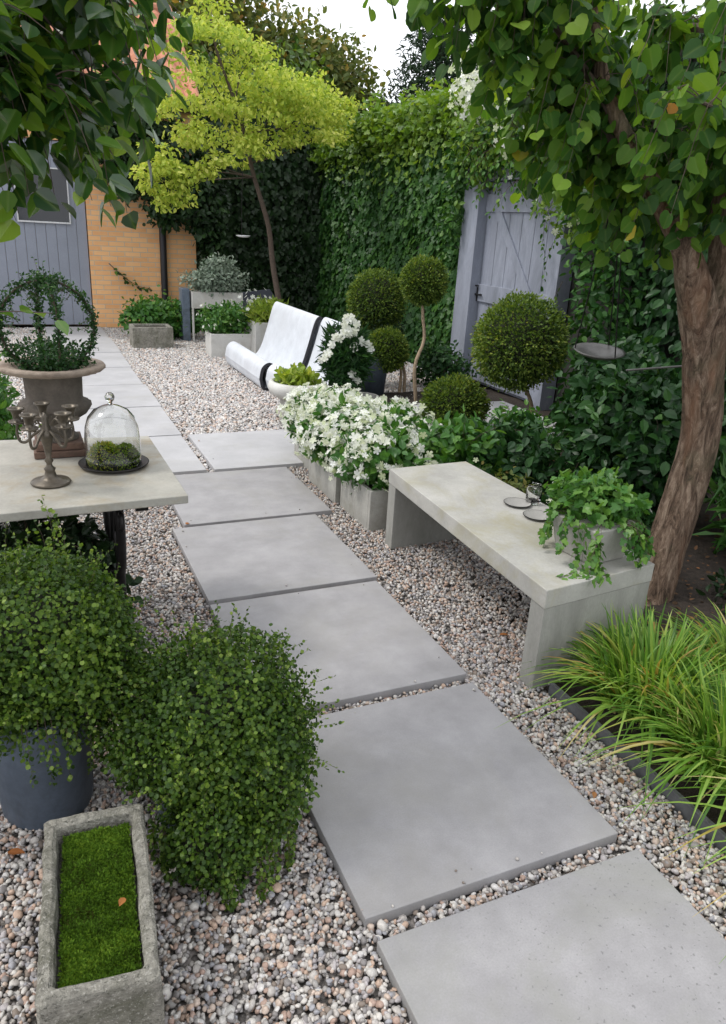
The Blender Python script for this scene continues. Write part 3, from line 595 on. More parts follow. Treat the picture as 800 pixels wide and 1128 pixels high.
# back dark hedge
bh = empty('dark_ivy_screen', (4.2, 13.9, GZ), 'dark shaded ivy covering the back corner behind the golden tree', 'hedge')
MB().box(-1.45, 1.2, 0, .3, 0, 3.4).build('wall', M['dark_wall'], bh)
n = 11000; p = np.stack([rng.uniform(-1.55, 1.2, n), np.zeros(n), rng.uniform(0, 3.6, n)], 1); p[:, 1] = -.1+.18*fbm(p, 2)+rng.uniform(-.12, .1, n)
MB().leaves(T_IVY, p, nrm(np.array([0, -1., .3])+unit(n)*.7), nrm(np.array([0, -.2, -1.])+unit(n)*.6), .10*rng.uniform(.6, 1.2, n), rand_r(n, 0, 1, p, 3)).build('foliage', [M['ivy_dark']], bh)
# climber over the bricks
cb = empty('wall_creeper', (2.5, 12.9, GZ), 'dark leafy creeper hanging over the right side of the brick wall and its drainpipe', 'climber')
cm_ = MB()
for c_, r_, k in (((-.15, -.05, 2.35), (.55, .3, .75), 1700), ((.35, -.1, 2.0), (.35, .3, .7), 1100), ((.42, -.15, 1.15), (.22, .22, .6), 500), ((-.75, -.1, 2.45), (.55, .25, .42), 1000), ((-.25, -.08, 1.85), (.25, .15, .25), 220), ((-1.15, -.05, 2.75), (.35, .2, .3), 380), ((-.55, -.05, 2.95), (.50, .22, .38), 950), ((-.95, -.02, 3.05), (.4, .2, .28), 420), ((.3, -.1, .35), (.3, .2, .3), 350)):
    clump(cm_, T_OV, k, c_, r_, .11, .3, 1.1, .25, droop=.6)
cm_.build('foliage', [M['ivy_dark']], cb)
sp_ = MB(); pts = curve(at(120, 290, Y=13.12), at(133, 302, Y=13.12), at(150, 314, Y=13.12), at(166, 318, Y=13.1), n=20)
leafy_twig(sp_, pts-np.array([1.6, 13.12, 0]), T_OV, .10, .022, thick=.008, droop=.2, side=.9)
tw = sp_.build('ivy_sprig', [M['ivy'], M['twig']], loc=(1.6, 13.12, 0)); tag(tw, 'single ivy shoot creeping across the yellow brick wall', 'ivy shoot')

# right climber behind the tree, on a dark wall
rc = empty('climbing_hydrangea', (4.75, 4.2, GZ), 'dense dark green climber covering the boundary wall behind the leaning tree', 'climber')
rc0 = np.array([4.75, 4.2, GZ])
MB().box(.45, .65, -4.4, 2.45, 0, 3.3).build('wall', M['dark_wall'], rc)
cm_ = MB(); n = 15000; y = rng.uniform(-4.3, 2.25, n); z = rng.uniform(0, 3.5, n); q = np.stack([y*0, y, z], 1)
x = .25-.30*(1-z/3.5)*.6-.22*fbm(q, 1.6)-.1*fbm(q, 5)+rng.uniform(-.05, .25, n)
p = np.stack([x, y, z], 1)
keep = (y < 1.35+.2*fbm(q, 3))|((z > 2.5) & (y < 2.2)); p = p[keep]; k = len(p)
cm_.leaves(T_OV, p, nrm(np.array([-1., -.3, .6])+unit(k)*.65), nrm(np.array([-.4, -.1, -.8])+unit(k)*.7), .115*rng.uniform(.5, 1.25, k), rand_r(k, 0, .98, p, 3, .4))
cm_.build('foliage', [M['climb']], rc)
# sprays spilling over the gate
go = MB()
for c_, r_, k in (((.20, 4.05, 2.62), (.22, .35, .28), 420), ((.14, 4.28, 2.0), (.10, .14, .55), 200), ((.35, 2.65, 2.75), (.45, .5, .55), 900), ((.1, 1.5, 1.9), (.3, .25, .8), 650), ((.35, 3.5, 2.78), (.4, .8, .38), 1000), ((0.05, 1.2, 1.1), (.35, .3, .7), 700)):
    clump(go, T_OV, k, c_, r_, .085, .4, 1.1, .3, droop=.5)
for i in range(46):
    a = rc0+np.array([.05, rng.uniform(2.0, 3.9), rng.uniform(2.35, 2.9)]); e_ = a+np.array([rng.uniform(-.35, -.1), rng.uniform(-.3, .3), rng.uniform(-.45, -.05)])
    leafy_twig(go, curve(a-rc0, (a+e_)/2-rc0+[0, 0, .08], e_-rc0, n=7), T_OV, .065, .04, thick=.004, rlo=.5)
for py0, px0, dx, dy in ((185, 545, 8, 40), (190, 590, 5, 50), (195, 605, -5, 90), (200, 570, 10, 25), (215, 612, -15, 60), (250, 618, -22, 70), (310, 620, -20, 60), (180, 530, 5, 30)):
    a = at(px0, py0, X=4.93); e_ = at(px0+dx, py0+dy, X=4.90)
    leafy_twig(go, curve(a-rc0, (a+e_)/2-rc0+[-.04, 0, .03], e_-rc0, n=7), T_OV, .055, .045, thick=.003, rlo=.4)
go.build('spilling_shoots', [M['ivy'], M['twig']], rc)

# rambling rose above the gate
rr = empty('rambling_rose', (5.2, 7.6, GZ), 'rambling rose with small white blooms arching high over the gate top', 'rose')
r0 = np.array([5.2, 7.6, GZ]); rm = MB()
rcs = [(at(545, 150, Y=8.0), (.5, .6, .5), 1800), (at(600, 140, Y=7.0), (.4, .6, .45), 1300), (at(560, 110, Y=8.2), (.45, .45, .35), 1100), (at(525, 130, Y=8.8), (.3, .4, .3), 550), (at(640, 200, Y=6.2), (.3, .4, .5), 800)]
for c_, r_, k in rcs: clump(rm, T_OV, k, c_-r0, r_, .07, .3, 1.1, .3, droop=.4)
for i in range(110):
    c_, r_, k = rcs[i % 4]; a = c_-r0+unit(1)[0]*np.array(r_)*.8; e_ = a+nrm(unit(1)+[[-.3, -.2, .5]])[0]*rng.uniform(.15, .4)
    leafy_twig(rm, curve(a, (a+e_)/2+[0, 0, .05], e_, n=6), T_OV, .06, .035, thick=.004, rlo=.4)
rm.build('foliage', [M['ivy_top'], M['twig']], rr)
fm = MB()
for c_, r_, k in ((at(526, 88, Y=8.0), (.28, .30, .30), 190), (at(538, 108, Y=7.9), (.40, .34, .28), 170), (at(585, 150, Y=7.0), (.4, .4, .4), 60), (at(625, 225, Y=6.2), (.25, .3, .3), 25)):
    p, g = shell(k, c_-r0, r_, .4, 1.15); fm.leaves(T_FL, p, nrm(g+unit(k)*.4+[-.4, -.4, .2]), unit(k), .075*rng.uniform(.6, 1.2, k), rng.uniform(0, 1, k))
tag(fm.build('blossoms', [M['petal']], rr), kind='stuff')

# ------------------------------------------------------------------ GATE
gt = empty('garden_gate', (5.0, 7.3, GZ), 'tall blue-grey painted plank gate with Z-brace and wooden frame set in the ivy wall', 'gate')
def gl_(y0, y1, z0, z1, x0, x1, name, mat='grey_paint', par=gt, bv=.004): return MB().box(x0, x1, y0-7.3, y1-7.3, z0, z1).build(name, M[mat], par, bevel=bv)
gl_(8.06, 8.40, 0, 2.50, -.02, .20, 'post')
gl_(6.44, 6.60, 0, 2.45, .0, .18, 'post')
gl_(6.60, 8.06, 2.36, 2.50, .04, .18, 'lintel')
g2 = MB(); pw = .241
for i in range(6): g2.box(.11, .14, 6.61-7.3+i*pw, 6.61-7.3+(i+1)*pw-.008, .05, 2.35)
g2.build('planks', M['grey_paint'], gt, bevel=.003)
gl_(6.61, 8.055, 2.03, 2.22, .085, .108, 'rail'); gl_(6.61, 8.055, 1.02, 1.22, .085, .108, 'rail'); gl_(6.61, 8.055, .08, .26, .085, .108, 'rail')
g3 = MB()
for (za, zb_) in ((2.03, 1.22), (.26, 1.02)):
    ya, yb = (7.82, 7.05); ya -= 7.3; yb -= 7.3
    g3.hexa([(.087, ya-.09, za), (.087, ya+.05, za), (.087, yb+.09, zb_), (.087, yb-.05, zb_)], [(.109, ya-.09, za), (.109, ya+.05, za), (.109, yb+.09, zb_), (.109, yb-.05, zb_)])
g3.build('brace', M['grey_paint'], gt, bevel=.003)
lt_ = MB(); lt_.tube([(.06, .62, 1.10), (.06, .84, 1.10)], .010, 8).tube([(.09, .66, 1.10), (.055, .66, 1.10)], .012, 8).tube([(.075, .74, 1.02), (.075, .74, 1.18)], .008, 8)
lt_.tube([(.055, .70, 1.20), (.055, .80, 1.20)], .009, 8); lt_.build('latch', M['iron'], gt)
MB().box(.14, .17, -.7, .76, .0, 2.36).build('backing', M['dark_gap'], gt)

# ------------------------------------------------------------------ HOUSE (brick gable end with grey garage door)
hs = empty('brick_house', (1.0, 13.2, GZ), 'yellow-orange brick outbuilding with red tiled roof and grey painted doors', 'building')
MB().box(.06, 1.75, 0, .3, 0, 3.35).build('wall', M['brick'], hs)
MB().box(-4.0, .055, .02, .3, 2.75, 3.35).build('wall', M['brick'], hs)
dr_ = MB()
for i in range(26):
    x0 = -3.85+i*.15; 
    if x0 > .0: break
    dr_.box(x0, x0+.146, .06, .1, .04, 2.74)
dro = dr_.build('door', M['door_paint'], hs, bevel=.003)
wn = MB().box(-.92, -.20, .035, .055, 1.60, 2.34).build('window', M['dark_glass'], dro)
fr = MB()
for a in ((-.94, -.18, 1.575, 1.598), (-.94, -.18, 2.345, 2.365), (-.94, -.922, 1.599, 2.344), (-.198, -.18, 1.599, 2.344)): fr.box(a[0], a[1], .02, .058, a[2], a[3])
fr.build('frame', M['white_paint'], wn)
MB().tube(np.array([(1.20, -.07, 3.2), (1.20, -.07, 1.6), (1.20, -.07, .02)]), .055, 14).build('drainpipe', M['drain'], hs, smooth=True)
gu = MB(); an = np.linspace(np.pi, 2*np.pi, 9); 
for s_ in (.065, .055):
    pass
gu.tube([(-4.2, -.28, 3.37), (1.80, -.28, 3.40)], .065, 12); gu.box(-4.2, 1.78, -.24, -.0, 3.30, 3.335)
gu.build('gutter', M['drain'], hs, smooth=False)
# pantile roof: wavy sheet, with stepped courses
nu, nv = 300, 44; U = np.linspace(-4.2, 1.72, nu); Vv = np.linspace(0, 2.6, nv)
UU, VV = np.meshgrid(U, Vv); st = (VV/.33) % 1
wave = .06*np.abs(np.sin(UU*np.pi/.23))**.8; hh = wave-.045*st+.03
X_ = UU; Y_ = -.30+VV*.80; Z_ = 3.42+VV*.60+hh
F = [(j*nu+i, j*nu+i+1, (j+1)*nu+i+1, (j+1)*nu+i) for j in range(nv-1) for i in range(nu-1)]
ro = MB().add(np.stack([X_, Y_, Z_], 2), F).build('roof', M['tile'], hs, smooth=False)
rd = MB()
for i in range(8):
    t0, t1 = i*.33, i*.33+.36; rd.tube([(1.74, -.30+t0*.8, 3.45+t0*.6), (1.74, -.30+t1*.8, 3.47+t1*.6)], [.085, .07], 10)
rd.tube([(-4.2, 1.80, 5.02), (1.74, 1.80, 5.02)], .09, 10)
rd.build('ridge_tiles', M['tile'], ro)
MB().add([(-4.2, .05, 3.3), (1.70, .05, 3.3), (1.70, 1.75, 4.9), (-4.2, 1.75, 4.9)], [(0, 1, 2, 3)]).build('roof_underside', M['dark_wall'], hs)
MB().box(-4.2, 1.75, .3, 3.2, 0, 3.4).build('rear_volume', M['brick'], hs)

# ------------------------------------------------------------------ BACKGROUND TREES
def bg_tree(name, label, cat, base, h, tr_r, crown, T, size, mat, trunkpts=None, mt='twig', group=None, droop=.1, out=.6):
    e = empty(name, base, label, cat, group); base = np.array(base)
    pts = curve(*(trunkpts or [(0, 0, 0), (.05, 0, h*.4), (-.05, 0, h*.75), (0, 0, h)]), n=24)
    m1 = MB().tube(pts, np.linspace(tr_r, tr_r*.3, len(pts)), 10, wob=.06)
    for c_, r_, k in crown[:14]:
        c_ = np.array(c_); j = pts[np.argmin(np.linalg.norm(pts-c_*[1, 1, .8], axis=1))]
        jj = pts[min(len(pts)-1, max(int(len(pts)*.5), int(np.argmin(np.abs(pts[:, 2]-(c_[2]-.5))))))]; m1.tube(curve(jj, (jj+c_)/2+unit(1)[0]*.12+[0, 0, -.05], c_, n=10), np.linspace(tr_r*.28, tr_r*.08, 10), 5, cap=False)
    m1.build('trunk', M[mt], e, smooth=True)
    m2 = MB()
    for c_, r_, k in crown: clump(m2, T, k, c_, r_, size, .2, 1.15, .35, 2.5, droop=droop, out=out)
    m2.build('crown', [M[mat]], e); return e
B = np.array([3.60, 10.8, GZ])
def yl(px, py, Y=11.0): return at(px, py, Y=Y)-B
crown = []
for px, py, Y, r_, k in ((385, 118, 11.6, .25, 400), (360, 150, 11.3, .22, 300), (170, 200, 10.4, .2, 200), (215, 150, 10.6, .38, 1100), (190, 185, 10.4, .25, 500), (250, 120, 10.8, .42, 1300), (300, 110, 10.9, .42, 1300), (340, 125, 11.2, .38, 1000), (370, 130, 11.4, .3, 600), (230, 80, 11.0, .30, 500),
                         (280, 62, 11, .30, 600), (212, 30, 11, .30, 600), (235, 5, 11.2, .35, 500), (318, 92, 11.4, .32, 700), (270, 160, 10.6, .30, 700), (320, 155, 10.9, .25, 450), (180, 215, 10.4, .16, 160), (250, 35, 11.0, .22, 250), (350, 105, 11.6, .32, 500), (160, 190, 10.4, .22, 250), (230, 190, 10.5, .2, 220), (200, 110, 10.7, .3, 500)):
    crown.append((yl(px, py, Y), (r_*.82, r_*.82, r_*.34), int(k*.34)))
crown += [(yl(rng.uniform(175, 385), 0, 11)*0+yl(px_, py_, Y_), (.22, .22, .10), 130) for px_, py_, Y_ in [(rng.uniform(180, 380), 0, 0) for _ in range(0)]]
for _ in range(70):
    px_ = rng.uniform(172, 375); lo_ = 20 if px_ < 240 else 20+(px_-240)*.62; hi_ = 215 if px_ < 200 else 185-(abs(px_-280))*.35
    crown.append((yl(px_, rng.uniform(lo_, hi_), rng.uniform(10.3, 11.8)), (.20, .20, .09), 90))
for px_, py_ in ((165, 205), (180, 225), (195, 200), (210, 195), (200, 220), (185, 185), (225, 185), (240, 175)): crown.append((yl(px_, py_, 10.5), (.16, .16, .08), 110))
bg_tree('golden_tree', 'slender tree with bright yellow-green foliage behind the white lounge chairs', 'tree', tuple(B), 4, .046, crown, T_OV, .066, 'yellow',
        [(0, 0, 0), yl(302, 300), yl(296, 250), yl(280, 195), yl(265, 130), yl(240, 60), yl(232, 20)], droop=.4)
# greener lower skirt of foliage right/left behind it
crown = [((-2.4, -.5, 5.0), (1.4, 1.4, 1.4), 2600), ((-2.2, -.5, 6.4), (1.3, 1.4, 1.0), 2000), ((1.6, -.2, 4.2), (.9, 1, 1.1), 1500), ((1.1, 0, 5.3), (.8, 1, .8), 1100), ((-1.2, 0, 4.6), (1.5, 1.5, 1.2), 2600), ((.9, 0, 4.2), (1.5, 1.3, 1.0), 2600), ((-.3, 0, 5.6), (1.4, 1.3, .9), 2200), ((.6, .4, 5.2), (1.2, 1.2, .8), 1700)]
bg_tree('oak_tree', 'olive and brown tinged round tree far beyond the garden, left of the sky gap', 'tree', (6.6, 20, GZ), 5.2, .2, crown, T_OV, .17, 'olive')
crown = [((.0, 0, 3.3), (1.1, 1.1, 1.0), 1500), ((-.9, 0, 3.9), (.9, .9, .9), 1300), ((.6, .2, 4.3), (.8, .8, .7), 900)]
bg_tree('green_shrub_tree', 'mid green bushy tree filling the gap behind the golden tree', 'tree', (4.7, 16.2, GZ), 3.8, .14, crown, T_OV, .14, 'bush')
crown = [((0, 0, 4.1+.5*i), (1.35-.17*i, 1.35-.17*i, .42), 1500-130*i) for i in range(5)]+[((1.0, .4, 4.3), (1.1, 1, .5), 1000), ((-1.0, .4, 4.15), (.6, .8, .4), 500), ((1.3, .4, 5.0), (.8, .8, .4), 700)]
bg_tree('dark_conifer', 'dark conifer against the white sky beyond the ivy hedge', 'tree', (9.7, 18, GZ), 6.4, .16, crown, T_LONG, .20, 'conifer')
crown = [((0, 0, 3.4), (1.2, 1.8, .9), 2600), ((.2, -2.2, 3.4), (1.2, 1.5, .9), 2200), ((.2, 1.8, 3.4), (1.1, 1.4, .7), 1600), ((0, -4.5, 3.6), (1.2, 1.8, 1.0), 2200)]
bg_tree('boundary_tree', 'dense green tree rising behind the boundary wall on the right', 'tree', (7.0, 6.2, GZ), 3.2, .14, crown, T_OV, .12, 'bush')

# ------------------------------------------------------------------ TOPIARY
def ball_bush(parent, c, r, n, size=.030, core=True, mat='box'):
    m_ = MB()
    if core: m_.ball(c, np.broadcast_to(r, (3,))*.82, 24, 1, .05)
    clump(m_, T_SM, n, c, np.broadcast_to(r, (3,)), size, .86, 1.04, .10, 4, out=1.2, rlo=.0)
    clump(m_, T_SM, n//5, c, np.broadcast_to(r, (3,)), size, .98, 1.12, .07, 4, out=2.0, rlo=.4); sprays(m_, 26, c, np.broadcast_to(r, (3,)), T_SM, size*.8, .07, 7, 0, 1, .001, .5, lo=.93)
    return m_.build('crown', [M[mat], M['core']], parent)
def standard(name, label, base, c, r, n, stems, cat='topiary', group='box topiary balls', sz=.030, rz=1.0):
    e = empty(name, base, label, cat, group); b0 = np.array(base); c = np.array(c)-b0
    ball_bush(e, c, (r, r, r*rz), n, sz)
    for s_ in stems:
        pts = [np.array(p_)-b0 for p_ in s_]; pts = curve(*pts, n=18); MB().tube(pts, np.linspace(.020, .015, len(pts)), 9, wob=.08).build('stem', M['pale_stem'], e, smooth=True)
    return e
b_ = at(580, 482, z=0.0); c_ = at(573, 378, Y=b_[1])
standard('topiary_standard', 'big clipped box ball on a stem right in front of the gate', (b_[0], b_[1], -.02), c_, .385, 11000, [(b_, b_+[.01, 0, .3], c_-[0, 0, .25])])
b_ = at(458, 442, z=0); c_ = at(467, 310, Y=b_[1])
standard('topiary_standard', 'small clipped box ball on the tallest crooked stem, left of the gate post', (b_[0], b_[1], -.02), c_, .225, 5200,
         [(b_, b_+(c_-b_)*[.3, .3, .3]+[-.04, 0, 0], b_+(c_-b_)*[.52, .52, .52]+[.05, 0, 0], b_+(c_-b_)*[.7, .7, .7]+[.02, 0, 0], c_-[0, 0, .15])])
b_ = at(440, 432, z=0); c_ = at(426, 386, Y=b_[1])
standard('topiary_standard', 'low round box ball on two thin pale stems behind the white flowers', (b_[0], b_[1], -.02), c_+[0, 0, .0], .225, 5200,
         [(b_, b_+[0, 0, .25], c_+[.08, 0, -.05]), (b_+[.07, .02, 0], b_+[.05, .02, .25], c_+[.10, 0, .0])])
c_ = at(415, 331, Y=8.1)
e = standard('topiary_ball', 'large round box ball rising above the leaning zinc tub', (c_[0], c_[1], -.02), c_, .32, 7500, [((c_[0], c_[1], .2), (c_[0]+.01, c_[1], .5), (c_[0], c_[1], c_[2]-.1))])
ms = MB(); clump(ms, T_SM, 2600, (0.03, 0, c_[2]-.32), (.33, .33, .45), .03, .6, 1.05, .15); ms.build('lower_foliage', [M['ivy_dark']], e)
zp = empty('zinc_tub', tuple(at(410, 432, z=0)*[1, 1, 0]+[0, 0, GZ]), 'blue-grey zinc tub half hidden behind the white flowers', 'tub')
MB().lathe([(0, .01), (.13, 0), (.17, .42), (.18, .43), (.17, .44), (.155, .42), (.12, .03), (0, .03)], 36).build('body', M['zinc'], zp, smooth=True)
MB().ball((0, 0, .38), (.155, .155, .03), 20).build('soil', M['soil'], zp)
c_ = at(501, 447, Y=5.95)
e = empty('topiary_ball', (c_[0], c_[1], -.02), 'low clipped box ball growing on the ground between the troughs and the gate', 'topiary', 'box topiary balls'); ball_bush(e, (0, 0, c_[2]+.02), (.29, .29, .26), 7500)

# ------------------------------------------------------------------ LOOP LOUNGE CHAIRS
def loop_chair(loc, W, label, sx=.72):
    e = empty('lounge_chair', loc, label, 'lounge chair', 'white fibre cement loop lounge chairs')
    # side profile (x away from the path, z up): a closed band, seat face then underside
    prof = curve((-.05, .14), (-.01, .26), (.10, .315), (.23, .27), (.37, .165), (.50, .145), (.62, .26), (.73, .50), (.83, .75), (.90, .82), (.965, .79), (.95, .66), (.86, .38), (.76, .10), (.62, .012), (.40, .005), (.14, .005), (.0, .03), (-.05, .14), n=260)
    prof = prof[:-1]*[sx, 1.0]; n = len(prof); c = prof.mean(0)
    t = np.roll(prof, -1, 0)-np.roll(prof, 1, 0); t = t/np.linalg.norm(t, axis=1)[:, None]; nr = np.stack([t[:, 1], -t[:, 0]], 1); th = .024
    area = .5*np.sum(prof[:, 0]*np.roll(prof[:, 1], -1)-np.roll(prof[:, 0], -1)*prof[:, 1])
    inn = prof+nr*th*(1 if area < 0 else -1)
    V = []; 
    for P_, y_ in ((prof, 0), (prof, W), (inn, W), (inn, 0)): V.append(np.stack([P_[:, 0], np.full(n, y_), P_[:, 1]], 1))
    F = []; E_ = []
    for i in range(n):
        j = (i+1) % n; F += [(i, j, n+j, n+i), (2*n+i, 2*n+j, 3*n+j, 3*n+i)]; E_ += [(3*n+i, 3*n+j, j, i), (n+i, n+j, 2*n+j, 2*n+i)]
    MB().add(np.concatenate(V), F+E_).build('shell', M['white_fibre'], e, smooth=False)
    o2 = prof-nr*.004*(1 if area < 0 else -1); i2 = inn+nr*.004*(1 if area < 0 else -1); V = []   # added dark strip, paints the shade along the near edge
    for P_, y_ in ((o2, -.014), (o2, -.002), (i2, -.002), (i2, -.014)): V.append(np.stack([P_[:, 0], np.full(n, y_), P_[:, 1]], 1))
    MB().add(np.concatenate(V), F+E_).build('edge_shade_strip', M['chair_edge_shade'], e, smooth=False)
    return e
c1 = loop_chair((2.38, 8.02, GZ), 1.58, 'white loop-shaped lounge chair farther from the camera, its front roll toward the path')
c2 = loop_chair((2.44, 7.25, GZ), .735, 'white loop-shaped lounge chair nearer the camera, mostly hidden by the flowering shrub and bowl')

# ------------------------------------------------------------------ PLANTERS
bp_ = at(322, 450, z=0)
bo = empty('bowl_planter', (2.31, 6.62, GZ), 'round white stone bowl on a drum foot with yellow-green plants', 'planter')
MB().lathe([(0, 0), (.165, 0), (.170, .02), (.165, .22), (.16, .24)], 36).build('foot', M['rough_conc'], bo, smooth=True)
MB().lathe([(.10, .235), (.20, .245), (.265, .29), (.285, .345), (.270, .39), (.235, .40), (.225, .385), (.22, .33), (0, .33)], 44).build('bowl', M['white_pot'], bo, smooth=True)
mp_ = MB(); clump(mp_, T_OV, 480, (0, 0, .38), (.20, .20, .14), .075, .3, 1.1, .15, up=.5); mp_.build('foliage', [M['ygreen']], bo)

ws = empty('white_flowering_shrub', (2.86, 6.35, GZ), 'upright dark green shrub with white trumpet flowers beside the white lounge chair', 'potted plant')
MB().lathe([(0, 0), (.12, 0), (.15, .28), (.16, .30), (.14, .30), (.13, .25), (0, .25)], 28).build('pot', M['rough_conc'], ws, smooth=True)
wf = at(381, 396, Y=6.35)-np.array([2.86, 6.35, GZ]); ms = MB()
clump(ms, T_LONG, 2600, wf, (.20, .22, .30), .11, .1, 1.1, .2, out=.5, up=.4, nf=4); clump(ms, T_OV, 900, wf-[0, 0, .07], (.18, .19, .25), .05, .5, 1., .1, up=.3)
for i in range(14): ms.tube([(wf[0]*.3, 0, .25), wf+unit(1)[0]*[.15, .15, .3]], .006, 5, 1)
ms.build('foliage', [M['climb'], M['twig']], ws)
for px, py in ((376, 348), (374, 354), (376, 360), (364, 368), (384, 362), (366, 368), (376, 348), (390, 372), (383, 378), (358, 376), (400, 380), (354, 386), (382, 410), (386, 414), (388, 352), (372, 362), (380, 347), (378, 365), (349, 392), (398, 376)):
    fm = MB()
    for k in range(3):
        p_ = at(px+7, py+4, Y=6.15)-np.array([2.86, 6.35, GZ])+unit(1)[0]*.018; fm.leaves(T_FL, p_[None], nrm(unit(1)*.5+[[-.5, -.7, .2]]), unit(1), .075, rng.uniform(.4, 1, 1))
    fm.build('flower', [M['petal']], ws)


def trough(name, x0, x1, y0, y1, h, label, seed, wall=.03, mat='rough_conc', group=None, taper=.0):
    e = empty(name, ((x0+x1)/2, (y0+y1)/2, GZ), label, 'planter', group); a, b2 = (x1-x0)/2, (y1-y0)/2
    m_ = MB(); m_.box(-a, a, -b2, -b2+wall, 0, h).box(-a, a, b2-wall, b2, 0, h).box(-a, -a+wall, -b2+wall+.001, b2-wall-.001, 0, h-.002).box(a-wall, a, -b2+wall+.001, b2-wall-.001, 0, h-.002).box(-a+wall, a-wall, -b2+wall, b2-wall, .001, .03)
    m_.build('box', M[mat], e, bevel=.005); MB().box(-a+wall+.001, a-wall-.001, -b2+wall+.001, b2-wall-.001, .03, h-.03).build('soil', M['soil'], e); return e
g_ = 'concrete troughs of white flowers'
def petunias(e, c, r, nl, nf):
    m_ = MB(); clump(m_, T_OV, nl, c, r, .075, .3, 1.05, .2, droop=.1); m_.build('foliage', [M['green_fresh']], e)
    f_ = MB(); p, g = shell(nf, c, np.array(r)*1.05, .93, 1.12, .15, 4)
    k = rng.uniform(0, 1, len(p)) < np.where(g[:, 2] > -.1, .95, .45); p, g = p[k], g[k]; q = np.repeat(p, 5, 0)+unit(len(p)*5)*.045; gg = np.repeat(g, 5, 0)
    f_.leaves(T_FL, q, nrm(gg+unit(len(q))*.8), unit(len(q)), .056*rng.uniform(.55, 1.2, len(q)), rng.uniform(0, 1, len(q)))
    tag(f_.build('flowers', [M['petal']], e), kind='stuff')
e = trough('flower_trough', 1.85, 2.28, 3.90, 4.38, .27, 'concrete trough of white flowers right against the far end of the bench', 1, group=g_); petunias(e, (-.04, .04, .40), (.28, .32, .20), 1100, 120)
e = trough('flower_trough', 1.83, 2.26, 4.42, 4.96, .22, 'middle concrete trough of white flowers, next to the pale slab', 2, group=g_); petunias(e, (-.02, .0, .40), (.32, .38, .22), 1300, 270)
e = trough('flower_trough', 1.90, 2.33, 5.02, 5.50, .20, 'farthest concrete trough of white flowers, nearest the white bowl', 3, group=g_); petunias(e, (-.03, -.05, .38), (.33, .38, .22), 1300, 290)
e = trough('flower_trough', 2.34, 2.75, 4.75, 5.35, .20, 'rear concrete trough of white flowers, next to the low box ball', 4, group=g_); petunias(e, (.0, .0, .34), (.30, .38, .17), 1200, 150)

# shrubs behind the bench
def shrub(name, label, c, r, n, T, size, mat, cat='shrub', group=None, stems=8, flowers=0, droop=.2, lo=.2, shoots=14):
    e = empty(name, (c[0], c[1], -.02), label, cat, group); cc = np.array([0, 0, c[2]+.02]); m_ = MB()
    clump(m_, T, n, cc, r, size, lo, 1.1, .3, droop=droop)
    for i in range(shoots):
        a = cc+unit(1)[0]*np.array(r)*.7; e_ = a+nrm(unit(1)+[[0, 0, .9]])[0]*rng.uniform(.1, .3); leafy_twig(m_, curve(a, (a+e_)/2+unit(1)[0]*.02, e_, n=6), T, size*.9, size*.5, thick=.003, droop=.2, rlo=.3)
    m_.build('foliage', [M[mat], M['twig']], e); s_ = MB()
    for i in range(stems): s_.tube([(rng.normal()*.04, rng.normal()*.04, 0), cc+unit(1)[0]*np.array(r)*.6], .006, 5)
    s_.build('stems', M['twig'], e)
    if flowers:
        p, g = shell(flowers, cc, np.array(r)*1.05, .95, 1.1); blooms(e, p, nrm(g+unit(len(p))*.6), unit(len(p)), .04, rng.uniform(0, 1, len(p)))
    return e
gsb = 'leafy shrubs in the bed behind the bench'
shrub('leafy_shrub', 'broad-leaved green shrub between the white flowers and the far bench end', (2.72, 4.28, .30), (.32, .36, .24), 1400, T_OV, .085, 'green_fresh', group=gsb, flowers=4)
shrub('leafy_shrub', 'green shrub right behind the middle of the bench, under the big box ball', (3.05, 4.15, .30), (.38, .45, .28), 1700, T_OV, .075, 'climb', group=gsb)
shrub('leafy_shrub', 'dark shrub with tiny white flowers behind the ivy pot', (2.86, 3.05, .22), (.34, .42, .24), 1500, T_OV, .05, 'climb', group=gsb, flowers=46)
shrub('leafy_shrub', 'tall dark shrub against the wall to the right of the big box ball', (3.95, 4.2, .55), (.36, .45, .60), 2200, T_OV, .09, 'climb', group=gsb)
shrub('leafy_shrub', 'dark shrub below the hanging dish, left of the tree trunk', (3.75, 3.7, .48), (.42, .55, .52), 2600, T_OV, .09, 'climb', group=gsb)
shrub('leafy_shrub', 'pale mottled shrub left of the dish, touching the big box ball', (3.40, 4.55, .30), (.26, .28, .24), 1000, T_OV, .06, 'green_fresh', group=gsb, flowers=8)
shrub('leafy_shrub', 'low green shrub seen to the right of the trunk at the edge of the photo', (4.1, 2.6, .35), (.45, .6, .55), 2600, T_LONG, .16, 'green_fresh', group=gsb, droop=0)
shrub('leafy_shrub', 'low reddish green shrub just behind the far half of the bench', (2.72, 3.72, .16), (.26, .34, .18), 900, T_OV, .05, 'olive', group=gsb)
shrub('leafy_shrub', 'small dark plant at the foot of the hedge beside the gate post', (4.6, 7.9, .22), (.3, .5, .28), 1000, T_OV, .07, 'climb', group=gsb)

